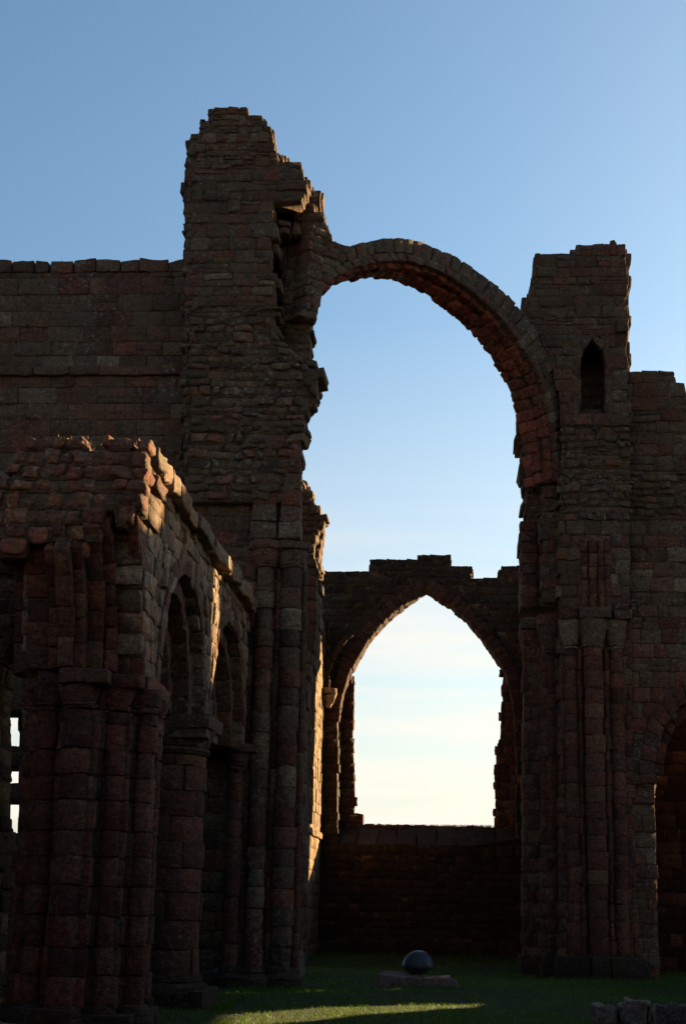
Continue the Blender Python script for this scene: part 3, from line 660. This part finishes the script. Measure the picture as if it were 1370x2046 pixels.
B = Blocks(200, bev=.013, pillow=.004, wobble=(0, .009, .007)); masonry(B, pl, None, LS, zv-.4, ztop, course=(.17, .3), width=(.2, .6), seed=41, proud=.018, edge=.04, split=.25)
masonry(B, pl, None, LS, zr, zv-.4, course=(.22, .32), width=(.22, .5), seed=43, proud=.03, edge=.03, lat=(5, 4, 5)); B.build('ashlar_top', M_tower, se)
B = Blocks(201, bev=.030, pillow=.016, wobble=(0, .018, .014), jit=.014); masonry(B, pl, None, LS, zr2, zr, course=(.12, .2), width=(.14, .45), seed=42, proud=.055, edge=.05, lat=(6, 5, 6), joint=.014); B.build('rubble_core', M_rub, se)
B = Blocks(202, bev=.018, pillow=.007, wobble=(0, .014, .009)); masonry(B, pl, None, LS, zcap, zr2, course=(.24, .34), width=(.22, .55), seed=44, proud=.03, edge=.035); B.build('ashlar_middle', M_mix, se)
B = Blocks(203, bev=.015, pillow=.005, wobble=(0, .012, .008))
low = lambda a, dep: [pl.loop([(a-2, 1990), (a, 1230), (1262, 1230), (1262, 1990)], dep)]
masonry(B, pl, None, [(.35, .9, low(1118, .35)), (.9, 1.5, low(1082, .9)), (1.5, 2.4, low(1046, 1.5))], 0, zcap, course=(.28, .36), width=(.2, .5), seed=45, proud=.02)
B.build('lower_masonry', M_red, se)
zA1 = pl.px(1180, 1216)[1]; zA0 = pl.px(1180, 1236)[1]; zbell = pl.px(1180, 1292)[1]
shf = [(1062, .165, 1.75), (1083, .07, 1.3), (1102, .18, 1.05), (1125, .07, .6), (1142, .14, .32), (1160, .07, .3), (1188, .215, .2), (1214, .075, .3), (1234, .145, .32), (1256, .09, .5)]
for i, (px, r, dd) in enumerate(shf):
    x_ = pl.px(px, 1500, dd)[0]; y_ = 33 + dd
    b = Blocks(210+i, wobble=(0, .012, .008)); drums(b, (x_, y_), r, .5, zbell, course=(.3, .4), seed=i+40, n=16 if r > .1 else 10); b.build('shaft', M_red, se)
    if r > .1:
        b = Blocks(225+i, wobble=(0, .01, .007)); lathe_ring(b, (x_, y_), [(r+.01, zbell-.03), (r+.04, zbell), (r+.03, zbell+.05), (r+.14, zA0)], n=16, seed=i); b.build('capital', M_mix, se)
    b = Blocks(240+i, wobble=(0, .01, .007)); lathe_ring(b, (x_, y_), [(r+.16, -.1), (r+.16, .25), (r+.08, .35), (r+.03, .52)], n=14, seed=i); b.build('base', M_dark, se)
b = Blocks(256, wobble=(0, .012, .008))
for i, (a, c, dd, de) in enumerate([(1040, 1078, 1.35, 2.2), (1073, 1122, .75, 1.6), (1118, 1156, .02, .9), (1156, 1222, -.12, .9), (1224, 1262, .04, .9)]):
    slab(b, pl, pl.px(a, 1220, dd)[0], pl.px(c, 1220, dd)[0], dd, de, zA0, zA1 + .02*(i % 2), n=1, seed=i)
b.build('abacus', M_mix, se)
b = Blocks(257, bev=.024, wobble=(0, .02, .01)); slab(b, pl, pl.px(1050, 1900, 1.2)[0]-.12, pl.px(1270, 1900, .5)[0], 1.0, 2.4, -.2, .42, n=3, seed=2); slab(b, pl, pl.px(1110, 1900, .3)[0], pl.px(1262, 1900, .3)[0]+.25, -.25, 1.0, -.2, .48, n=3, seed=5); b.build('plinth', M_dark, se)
nf = smooth_curve(pl.loop([(1157, 846), (1157, 722), (1161, 702), (1170, 687), (1184, 675), (1198, 689), (1206, 706), (1208, 742), (1208, 846)], .0), 40, 1)
b = Blocks(261, bev=.012, wobble=(0, .008, .006)); ring(b, pl, nf, offs(nf, .17), -.025, .35, 12, seed=4); b.build('niche_frame', M_tower, se)
# springer mouldings above the capital
b = Blocks(258, bev=.018, wobble=(0, .015, .01))
for i, (a, c, dd, y0) in enumerate([(1160, 1172, -.06, 1078), (1176, 1190, -.1, 1080), (1194, 1205, -.1, 1082), (1207, 1220, -.05, 1076)]):
    a_ = [pl.px(a, 1214), pl.px(a, y0)]; c_ = [pl.px(c, 1214), pl.px(c, y0)]
    ring(b, pl, a_, c_, dd, .15, 5, seed=i)
b.build('vault_springer', M_red, se); b = Blocks(258, bev=.02, wobble=(0, .015, .01))
for i, (a, c, dd) in enumerate([(1082, 1112, .62), (1046, 1072, 1.1)]):
    a_ = [pl.px(a, 1214, dd), pl.px(a-2, 1120, dd), pl.px(a-8, 1040, dd)]; c_ = [pl.px(c, 1214, dd), pl.px(c, 1120, dd), pl.px(c-2, 1040, dd)]
    ring(b, pl, a_, c_, dd, dd+.4, 8, seed=i+7)
b.build('vault_springer', M_red, se)
b = Blocks(259, bev=.036, wobble=(0, .03, .02)); p = pl.px(1100, 990, .6); b.H.append(box8(p[0]-.2, p[0]+.18, 33.45, 34.0, p[1]-.12, p[1]+.12)); b.C.append((.8, .8, .5)); b.build('projecting_stone', M_red, se)
b = Blocks(260, bev=.036, wobble=(0, .03, .02)); p = pl.px(1244, 660, .2); b.H.append(box8(p[0]-.2, p[0]+.12, 32.9, 33.6, p[1]-.15, p[1]+.17)); b.C.append((.3, .5, .5)); b.build('projecting_stone', M_tower, se)

# ================================================================== SOUTH TRANSEPT EAST WALL (right edge; unseen run beyond it added to shape sunlight)
sw = thing('transept_wall', 'sandstone wall at the right edge with a ragged sunlit end and a round-headed opening below', 'wall', (7, 34, 0))
pl = front(33.45)
pts_strip = [tuple(at_z(a, b_, 0)) for a, b_ in ((380, 2060), (380, 2030), (560, 2021), (700, 2013), (850, 2006), (1020, 2000), (1000, 2006), (850, 2015), (700, 2026), (560, 2038))]
edge_y = at_x(431, 1200, AX)[1]
pts_slit = [(AX, edge_y-.3, 7.4), (AX, edge_y+.45, 7.4), (AX, edge_y-.25, 4.7), (AX, edge_y+.1, 4.7)]
xr = lambda px, py: pl.px(px, py)
wallo = [xr(1240, 741), xr(1262, 741), xr(1282, 742), xr(1320, 746), xr(1338, 752), xr(1344, 762), xr(1358, 768), xr(1362, 785), xr(1372, 800), (5.6, 12.75), (6.2, 13.3), (8.0, 13.6), (10.1, 13.4), (10.4, 12.4), (11.1, 11.9), (12, 11.6), (13, 12.2), (20, 12.4), (20, -.2), xr(1240, 1990)]  # wall head past the frame edge is invented to shape the sunlit corner
cx0, cx1 = xr(1304, 1500)[0], xr(1304, 1500)[0] + 2.6
zs = pl.px(1300, 1548)[1]
arch_o = [(cx1, -.3), (cx1, zs)] + [((cx0+cx1)/2 + 1.3*math.cos(a), zs + 1.75*math.sin(a)) for a in np.linspace(0, math.pi, 16)][1:-1] + [(cx0, zs), (cx0, -.3)]
B = Blocks(300, bev=.015, pillow=.005, wobble=(0, .012, .008))
zq = pl.px(1310, 940)[1]; zq2 = pl.px(1310, 1030)[1]
LW = lambda: [(a, b, [wallo, arch_o, sun_hole(pts_strip, 33.45+a, 33.45+b), sun_hole(pts_slit, 33.45+a, 33.45+b)]) for a, b in ((0, .4), (.4, .8), (.8, 1.2))]  # slots added out of frame, letting sun onto the grass and arcade
# visible bay is built finely, the part outside the frame with larger stones
def clipx(lps, x0, x1):
    out = []
    for lp in lps:
        for (s_, lim) in ((1, x0), (-1, x1)):
            r = []
            for i in range(len(lp)):
                a, b = lp[i], lp[(i+1) % len(lp)]; ia, ib = s_*a[0] >= s_*lim, s_*b[0] >= s_*lim
                if ia: r.append(a)
                if ia != ib: k = (lim-a[0])/(b[0]-a[0]); r.append((lim, a[1]+k*(b[1]-a[1])))
            lp = r
            if len(lp) < 3: break
        if len(lp) >= 3: out.append(lp)
    return out
LWv = [(a, b, clipx(l, -9, 5.75)) for a, b, l in LW()]; LWo = [(a, b, clipx(l, 5.75, 99)) for a, b, l in LW()]
masonry(B, pl, None, LWv, zq, 13.6, course=(.26, .36), width=(.3, .8), seed=51, proud=.02, edge=.05, split=.2)
B.build('masonry', M_mix, sw); B = Blocks(299, bev=.015, pillow=.005)
masonry(B, pl, None, LWv, 0, zq2, course=(.26, .36), width=(.25, .6), seed=53, proud=.02, split=.2)
B.build('masonry', M_mix, sw)
B = Blocks(301, bev=.030, pillow=.016, wobble=(0, .018, .014), jit=.014); masonry(B, pl, None, LWv, zq2, zq, course=(.12, .2), width=(.16, .5), seed=52, proud=.05, edge=.04, lat=(6, 5, 6), joint=.014); B.build('rubble_core', M_rub, sw)
B = Blocks(302); masonry(B, pl, None, LWo, 0, 13.6, course=(.3, .4), width=(.5, 1.1), seed=54, proud=.02, lat=(4, 4, 4)); B.build('masonry', M_mix, sw)
B = Blocks(303, wobble=(0, .012, .008)); mc = (cx0+cx1)/2
ringc = lambda r: [(mc - r*math.cos(a), zs + r*1.35*math.sin(a)) for a in np.linspace(0, math.pi, 20)]
ring(B, pl, ringc(1.3), ringc(1.62), -.05, .45, 18, seed=3); ring(B, pl, ringc(1.08), ringc(1.34), .2, .9, 18, seed=4); B.build('arch_ring', M_red, sw)
b = Blocks(304, wobble=(0, .012, .008)); x_ = pl.px(1296, 1700, .1)[0]; drums(b, (x_, 33.6), .13, .3, pl.px(1300, 1592)[1], course=(.28, .36), seed=4, n=16); b.build('shaft', M_red, sw)
b = Blocks(305, wobble=(0, .012, .008)); drums(b, (x_-.33, 33.62), .16, .3, pl.px(1300, 1592)[1], course=(.28, .36), seed=5, n=16); b.build('shaft', M_red, sw)
b = Blocks(306, wobble=(0, .012, .008)); zz0, zz1 = pl.px(1300, 1592)[1], pl.px(1300, 1566)[1]; lathe_ring(b, (x_, 33.6), [(.14, zz0-.03), (.17, zz0), (.15, zz0+.04), (.2, zz1)], n=16); slab(b, pl, x_-.5, x_+.17, -.1, .8, zz1-.02, pl.px(1300, 1549)[1], n=2); b.build('capital', M_red, sw)
# chapel wall seen through the opening; unseen length and sun slit are added
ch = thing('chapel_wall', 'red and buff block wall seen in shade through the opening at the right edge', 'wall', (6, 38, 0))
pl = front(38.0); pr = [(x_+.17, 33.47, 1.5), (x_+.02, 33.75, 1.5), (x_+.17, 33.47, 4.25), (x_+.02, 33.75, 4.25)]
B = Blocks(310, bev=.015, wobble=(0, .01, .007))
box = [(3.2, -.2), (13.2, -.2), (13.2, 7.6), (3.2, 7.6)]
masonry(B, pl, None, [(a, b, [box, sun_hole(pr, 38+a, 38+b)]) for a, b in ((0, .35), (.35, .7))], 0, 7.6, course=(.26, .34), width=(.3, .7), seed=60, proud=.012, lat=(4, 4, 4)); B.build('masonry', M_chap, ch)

# ================================================================== NORTH-EAST CROSSING PIER FRAGMENT
ne = thing('broken_pier', 'dark broken pier fragment with a sunlit edge, in front of the far window wall', 'stone pier', (-3.6, 36, 0))
pl = front(35.3)
B = Blocks(320, bev=.030, pillow=.014, wobble=(0, .018, .014), jit=.012)
l1 = [(520, 1150), (520, 930), (575, 940), (590, 952), (600, 966), (604, 985), (622, 988), (628, 1010), (640, 1020), (648, 1026), (652, 1038), (648, 1052), (638, 1062), (630, 1085), (628, 1110), (636, 1140), (636, 1150)]
l2 = [(520, 1150), (520, 925), (592, 925), (600, 935), (606, 960), (612, 982), (624, 986), (632, 1018), (650, 1035), (650, 1062), (647, 1090), (642, 1120), (646, 1142), (646, 1150)]
masonry(B, pl, None, [(0, .5, [pl.loop(l1, .2)]), (.5, 1.0, [pl.loop([(a-4, b) for a, b in l2], .8)]), (1.0, 1.5, [pl.loop(l2, 1.3)])], pl.px(600, 1150)[1], pl.px(600, 920)[1], course=(.14, .24), width=(.18, .45), seed=61, proud=.05, edge=.04, joint=.012)
B.build('rubble_core', M_rub, ne)
B = Blocks(321, bev=.015, wobble=(0, .012, .008))
lw = pl.loop([(520, 1150), (634, 1150), (636, 1240), (630, 1300), (612, 1370), (606, 1420), (604, 1990), (520, 1990)], .3)
masonry(B, pl, [lw], [(0, .5), (.5, 1.5)], 0, pl.px(600, 1150)[1], course=(.26, .36), width=(.25, .5), seed=62); B.build('lower_masonry', M_mix, ne)
b = Blocks(322, bev=.048, wobble=(0, .05, .02)); p = at_z(600, 1955, 0)
b.H.append(box8(-3.9, -3.0, 31.3, 32.4, -.1, .45)); b.C.append((.4, .5, .4)); b.H.append(box8(-3.8, -3.25, 31.5, 32.3, .45, .75)); b.C.append((.9, .8, .4)); b.H.append(box8(-3.8, -3.35, 32.4, 33.2, -.1, 1.3)); b.C.append((.2, .5, .4))
b.jit = .04; b.flush(lat=(8, 8, 7)); b.build('fallen_block_base', M_grey, ne)

# ================================================================== CHANCEL
NX = -3.72
cn_ = thing('chancel_wall', 'inner side wall of the far chancel, lit by one golden shaft of sunlight', 'wall', (NX, 41, 0))
side2 = Plane((NX, 0), (0, 1), (-1, 0)); B = Blocks(330, bev=.012, wobble=(0, .01, .007), pillow=.004)
masonry(B, side2, [[(37, -.2), (45.1, -.2), (45.1, 9.6), (37, 9.6)]], [(0, .4), (.4, 1.0)], 0, 9.6, course=(.28, .36), width=(.35, .7), seed=70, proud=.012); B.build('masonry', M_chan, cn_)
zcor = side2.px(640, 1680)[1]
b = Blocks(331, wobble=(0, .01, .007)); slab(b, side2, 40.0, 45.0, -.07, .05, 3.2, 3.36, n=9, seed=3); b.build('string_course', M_chan, cn_)
vx = NX + .14
b = Blocks(332, wobble=(0, .01, .006)); drums(b, (vx, 39.4), .11, 3.38, 7.3, course=(.4, .6), seed=2, n=14); drums(b, (vx-.05, 39.0), .09, 3.38, 7.3, course=(.4, .6), seed=3, n=14); b.build('shaft', M_chan, cn_)
b = Blocks(333, wobble=(0, .02, .01)); lathe_ring(b, (vx+.05, 44.6), [(.06, 7.0), (.12, 7.15), (.2, 7.4), (.24, 7.45), (.24, 7.6)], n=16); b.build('capital', M_chan, cn_); b = Blocks(334); lathe_ring(b, (vx, 39.4), [(.12, 7.2), (.2, 7.45), (.22, 7.5), (.22, 7.65)], n=14); b.build('capital', M_chan, cn_)
for k, (a1, a2) in enumerate([((.0, -.9), 1.6), ((.85, -.35), 1.3)]):
    b = Blocks(335+k, wobble=(0, .01, .008)); P0 = np.array([vx+.03*k, 44.55, 7.6]); n = 7; prev = None; dirv = np.array([a1[0], a1[1]]); dirv = dirv/np.linalg.norm(dirv)
    for i in range(n):
        t0, t1 = i/n*.75, (i+1)/n*.75 - .008
        def pp(t): ang = t*math.pi/2; return P0 + np.array([dirv[0]*a2*(1-math.cos(ang)), dirv[1]*a2*(1-math.cos(ang)), a2*math.sin(ang)*1.3])
        nrm = np.array([-dirv[1], dirv[0], 0])*.04; q0, q1 = pp(t0), pp(t1); up = np.array([-dirv[0]*.16, -dirv[1]*.16, .05])
        b.H.append([q0-nrm, q1-nrm, q0-nrm+up, q1-nrm+up, q0+nrm, q1+nrm, q0+nrm+up, q1+nrm+up]); b.C.append(b.rs.rand(3))
    b.flush(lat=(4, 4, 5)); b.build('vault_rib', M_dark, cn_)
cs = thing('chancel_wall', 'outer side wall of the chancel, hidden behind the right hand tower', 'wall', (2.4, 40, 0))
pl = Plane((2.25, 0), (0, 1), (1, 0)); B = Blocks(340)
masonry(B, pl, [[(35.6, -.2), (45.1, -.2), (45.1, 10.6), (41, 11.2), (35.6, 11.6)]], [(0, .9)], 0, 11.6, course=(.3, .4), width=(.5, .9), seed=72, lat=(4, 4, 4)); B.build('masonry', M_mix, cs)

ew = thing('window_wall', 'far end wall of the chancel framing a huge empty pointed window above a plain sill', 'wall', (-.8, 45.5, 0))
pl = front(45.1)
topl = [(560, 1140), (645, 1141), (738, 1143), (743, 1130), (738, 1113), (775, 1114), (850, 1112), (901, 1112), (897, 1125), (940, 1128), (945, 1140), (936, 1158), (995, 1158), (1000, 1135), (1012, 1130), (1090, 1130), (1090, 1330)]
opn = [(674, 1690), (674, 1440), (683, 1385), (699, 1338), (715, 1309), (736, 1275), (762, 1244), (800, 1208), (850, 1175), (895, 1203), (922, 1224), (950, 1255), (976, 1288), (998, 1320), (1012, 1345), (1024, 1390), (1030, 1450), (1030, 1690)]
lf = pl.loop(topl + [(1090, 1990), (560, 1990)]); of = pl.loop(opn)
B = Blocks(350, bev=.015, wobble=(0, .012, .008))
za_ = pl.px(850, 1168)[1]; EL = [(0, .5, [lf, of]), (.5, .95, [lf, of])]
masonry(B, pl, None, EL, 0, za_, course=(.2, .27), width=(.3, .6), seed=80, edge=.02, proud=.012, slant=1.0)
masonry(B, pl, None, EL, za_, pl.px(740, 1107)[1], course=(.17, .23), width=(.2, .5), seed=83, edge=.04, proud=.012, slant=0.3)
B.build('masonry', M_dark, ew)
B = Blocks(351, bev=.012, wobble=(0, .012, .008)); Lp = smooth_curve(pl.loop(opn[1:9]), 30, 1); Rp = smooth_curve(pl.loop(opn[8:17]), 30, 1)
for C, s_ in ((Lp, 1), (Rp, 2)):
    ring(B, pl, offs(C, -.02), offs(C, .33), -.03, .97, 24, seed=s_, rad=.012)
B.build('arch_ring', M_chap2, ew)
rear = [(560, 1990), (560, 1330), (684, 1336), (690, 1335), (696, 1345), (706, 1350), (700, 1358), (708, 1368), (708, 1425), (704, 1490), (708, 1520), (710, 1600), (708, 1624), (720, 1626), (722, 1648), (986, 1649), (986, 1632), (990, 1628), (991, 1540), (994, 1480), (1002, 1475), (1000, 1440), (1004, 1400), (1000, 1375), (1005, 1350), (1006, 1338), (1090, 1330), (1090, 1990)]
B = Blocks(352, bev=.018, pillow=.009, wobble=(0, .02, .012))
masonry(B, pl, None, [(.97, 1.25, [pl.loop(rear, 1.05)]), (1.25, 1.5, [pl.loop(rear, 1.3)])], 0, pl.px(700, 1334, 1.1)[1], course=(.2, .3), width=(.2, .45), seed=81, edge=.045, proud=.03)
B.build('window_jambs', M_red, ew)
zsill = pl.px(850, 1650, 1.0)[1]; zsf = pl.px(850, 1690)[1]
b = Blocks(353, bev=.018, wobble=(0, .02, .01)); x0, x1 = pl.px(672, 1680)[0]+.02, pl.px(1032, 1680)[0]-.02; nS = 9
for i in range(nS):
    a, c = x0+(x1-x0)*i/nS+.006, x0+(x1-x0)*(i+1)/nS-.006
    b.H.append([(u, y, z) for u in (a, c) for (y, zz) in ((45.12, (zsf-.3, zsf+.02)), (46.05, (zsf-.3, zsill-.06))) for z in zz]); b.C.append(b.rs.rand(3))
b.flush(lat=(6, 6, 4)); b.build('sill', M_dark, ew)
b = Blocks(354, bev=.024, wobble=(0, .02, .01)); slab(b, pl, -3.75, 2.2, -.35, .0, -.1, .38, n=8, seed=3); b.build('plinth', M_dark, ew)

# ================================================================== SCULPTURE AND SLAB
M_pol = plain_mat('polished_dark_stone', (0.035, 0.038, 0.045), 0.36, 0.0, .25)
ps = at_z(830, 1975, 0.0); SY = float(ps[1]); 
k = 1.6/(ps[1]);
sc = ps[1]/3180.0
def slab_mesh():
    b = Blocks(400, bev=.024, wobble=(.01, .02, .01)); x0 = at_y(753, 1960, SY)[0]; x1 = at_y(912, 1965, SY)[0]
    zt0 = at_y(753, 1946, SY)[2]; zt1 = at_y(900, 1955, SY)[2]; zt2 = at_y(912, 1965, SY)[2]
    xm = x0 + (x1-x0)*.9
    b.H.append([(x0, SY, -.05), (x0, SY, zt0), (x0+.05, SY+.75, -.05), (x0+.08, SY+.75, zt0+.01), (xm, SY-.05, -.05), (xm, SY-.05, zt1), (xm, SY+.7, -.05), (xm, SY+.65, zt1)]); b.C.append((.5, .5, .5))
    b.H.append([(xm-.02, SY-.04, -.06), (xm-.02, SY-.04, zt1-.005), (xm-.02, SY+.66, -.06), (xm-.02, SY+.6, zt1-.005), (x1, SY+.02, -.05), (x1, SY+.02, zt2), (x1, SY+.5, -.05), (x1, SY+.5, zt2)]); b.C.append((.5, .5, .5))
    b.jit = 0; b.flush(lat=(14, 8, 5)); return b
b = slab_mesh(); o = b.build('stone_slab', M_slab); o['label'] = 'long low pinkish stone slab lying on the grass beneath the dark polished boulder'; o['category'] = 'slab'
bm_r = []
xc, zc_b = at_y(834, 1924, SY+.35)[0], at_y(834, 1932, SY+.35)[2]
nu, nv = 48, 24; rx = 33*sc*1.01; V = []
ztop_b = at_y(834, 1899, SY+.35)[2]; zbot = at_y(834, 1949, SY+.35)[2]
for j in range(nv+1):
    ph = math.pi*j/nv
    for i in range(nu):
        th = 2*math.pi*i/nu; s_ = math.sin(ph)**.9; c_ = math.cos(ph)
        up = (ztop_b-zc_b) if c_ > 0 else (zc_b-zbot); zz = zc_b + up*(abs(c_)**1.1)*(1 if c_ > 0 else -1)
        sh = 1.0 if c_ > 0 else (1 - .35*abs(c_))
        V.append((xc + rx*s_*sh*math.cos(th) + .03*c_, SY+.36 + rx*.8*s_*sh*math.sin(th), zz + .10*(rx*s_*math.cos(th))*-.35))
q = [[j*nu+i, j*nu+(i+1) % nu, (j+1)*nu+(i+1) % nu, (j+1)*nu+i] for j in range(nv) for i in range(nu)]
o = mesh_obj('polished_boulder', V, np.array(q)[:, ::-1], M_pol); o['label'] = 'smooth dark polished boulder sculpture resting on the pinkish slab'; o['category'] = 'sculpture'

# ================================================================== LOW WALLING IN THE FOREGROUND
lw_ = thing('low_wall', 'low remnant of wall made of weathered blocks at the bottom right corner', 'wall', (4.5, 21.5, 0))
for i, (a, c, t0, t1) in enumerate([(1186, 1232, 2008, 2014), (1240, 1294, 2009, 2008), (1297, 1316, 2010, 2006), (1318, 1378, 2004, 2010), (1381, 1440, 2006, 2008)]):
    Y = 21.4 + .1*(i % 2); b = Blocks(410+i, bev=.030, wobble=(0, .03, .015)); x0, x1 = at_y(a, 2030, Y)[0], at_y(c, 2030, Y)[0]
    zt = at_y(a, t0, Y)[2], at_y(c, t1, Y)[2]; dd = .5 if i != 2 else .25
    b.H.append([(x0, Y+(.12 if i == 2 else 0), -.1), (x0, Y+(.12 if i == 2 else 0), zt[0]), (x0, Y+dd, -.1), (x0, Y+dd, zt[0]), (x1, Y+(.12 if i == 2 else 0), -.1), (x1, Y+(.12 if i == 2 else 0), zt[1]), (x1, Y+dd, -.1), (x1, Y+dd, zt[1])]); b.C.append((b.rs.rand(), b.rs.rand(), .5))
    b.flush(lat=(9, 7, 7)); b.build('wall_block', M_grey, lw_)
b = Blocks(418, bev=.024, wobble=(0, .03, .015)); p = at_y(1270, 2001, 21.6); b.H.append([tuple(v) for v in (np.array(box8(p[0]-.17, p[0]+.2, 21.5, 21.8, p[2]-.09, p[2]+.02)))]); b.C.append((.9, .9, .5)); b.flush(lat=(7, 6, 5)); b.build('cap_stone', M_grey, lw_)
kb = Blocks(420, bev=.018, wobble=(0, .015, .01)); x = -6.5
while x < -4.55:
    l_ = kb.rs.uniform(.3, .5); kb.H.append(box8(x+.01, x+l_-.01, 16.7, 16.95, -.1, .19)); kb.C.append(kb.rs.rand(3)); x += l_
kb.flush(); o = kb.build('kerb', M_grey); o['label'] = 'pale low kerb of stones at the bottom left corner in front of the clustered pier'; o['category'] = 'kerb'

# ================================================================== UNSEEN NAVE WALLS (added beside and behind the viewer to block low sky light)
for nm, lab, P, lo, hi, prof in (
    ('unseen_nave_wall', 'tall ruined west end wall of the nave standing behind the viewer', Plane((0, -5), (1, 0), (0, -1)), -9.5, 7.5, [(-9.5, 8), (-7, 9.5), (-4, 10), (-1.2, 9), (0, 8.6), (2, 10), (5, 9.6), (7.5, 8.4)]),
    ('unseen_nave_wall', 'ruined outer wall of the nave to the right of the viewer', Plane((6.6, 0), (0, 1), (1, 0)), -5, 33.4, [(-5, 7), (2, 6.2), (6, 6.8), (14, 5.6), (20, 5.0), (21.5, 3.2), (22.5, 1.2), (28, .7), (33.4, .9)]),
    ('unseen_nave_wall', 'ruined outer aisle wall to the left of the viewer behind the arcade', Plane((-9.6, 0), (0, 1), (-1, 0)), -5, 28, [(-5, 6), (5, 5.4), (12, 6.2), (20, 6), (28, 6.4)])):
    w_ = thing(nm, lab, 'wall', (float(P.o[0]), float(P.o[1]), 0)); B = Blocks(len(lab) + 500, bev=.018, wobble=(0, .012, .008))
    masonry(B, P, [[(lo, -.2)] + prof + [(hi, -.2)]], [(0, .8)], 0, max(z for _, z in prof), course=(.3, .42), width=(.5, 1.1), seed=91, lat=(4, 4, 4)); B.build('masonry', M_mix, w_)

# moss and grass on the broken wall heads
M_dry = plain_mat('dry_moss', (0.10, 0.075, 0.03), .9)
def tufts(name, label, pts, n, h, seed, spread=.12):
    rs = np.random.RandomState(seed); P = resample(pts, n); N = n*6
    C = np.repeat(P, 6, 0) + rs.normal(0, 1, (N, 3))*np.array([spread*.5, spread, .01]); clump = (np.sin(np.arange(n)*.37 + seed)*np.sin(np.arange(n)*.113) > -.15); C = C[np.repeat(clump, 6)]; N = len(C)
    an = rs.uniform(0, 6.28, N); w = rs.uniform(.004, .01, N); hh = rs.uniform(.4, 1, N)*h; ln = rs.normal(0, .5, (N, 2))*hh[:, None]
    a = C + np.stack([np.cos(an)*w, np.sin(an)*w, 0*w - .03], -1); b = C - np.stack([np.cos(an)*w, np.sin(an)*w, 0*w + .03], -1); t = C + np.stack([ln[:, 0], ln[:, 1], hh], -1)
    o = mesh_obj(name, np.stack([a, b, t], 1).reshape(-1, 3), np.arange(N*3).reshape(N, 3), M_dry if name == 'wall_top_grass' else M_blade, None, np.repeat(rs.rand(N, 3), 3, 0)); o['kind'] = 'stuff'; o['label'] = label; o['category'] = 'grass'
tufts('wall_top_grass', 'fringe of dry grass and moss on the head of the near arcade wall', [(-5.0, 17.4, TOPZ+.08), (-3.9, 17.4, TOPZ+.08), (-3.85, 18.5, TOPZ+.02), (-3.85, 26, TOPZ)], 700, .03, 1)
plw = front(28.2); tufts('wall_top_grass', 'fringe of moss on the level head of the tall wall at left', [plw.w(*[plw.px(a, b)[0], .3, plw.px(a, b)[1]]) for a, b in ((-40, 523), (360, 524))], 500, .05, 2)
plw = front(45.4); tufts('wall_top_grass', 'thin fringe of moss on the window sill', [plw.w(plw.px(a, b, .9)[0], .9, plw.px(a, b, .9)[1]-.01) for a, b in ((725, 1648), (985, 1650))], 400, .05, 3)

for i_, (a_, b_) in enumerate((((-3.6, 26.9), (-2.5, 27.1)), ((1.0, 34.0), (1.9, 33.3)), ((2.0, 32.6), (4.5, 32.7)), ((4.0, 21.3), (6.0, 21.3)), ((-3.2, 22.1), (-3.2, 23.6)), ((-.8, float(SY)-.06), (.2, float(SY)-.08)), ((-3.4, 44.6), (2.0, 44.6)), ((4.4, 33.2), (7, 33.2)))):
    tufts('rough_grass', 'longer rough grass left uncut along the foot of the masonry', [(a_[0], a_[1], 0), (b_[0], b_[1], 0)], int(90*math.hypot(a_[0]-b_[0], a_[1]-b_[1])), .11, 20+i_, .09)
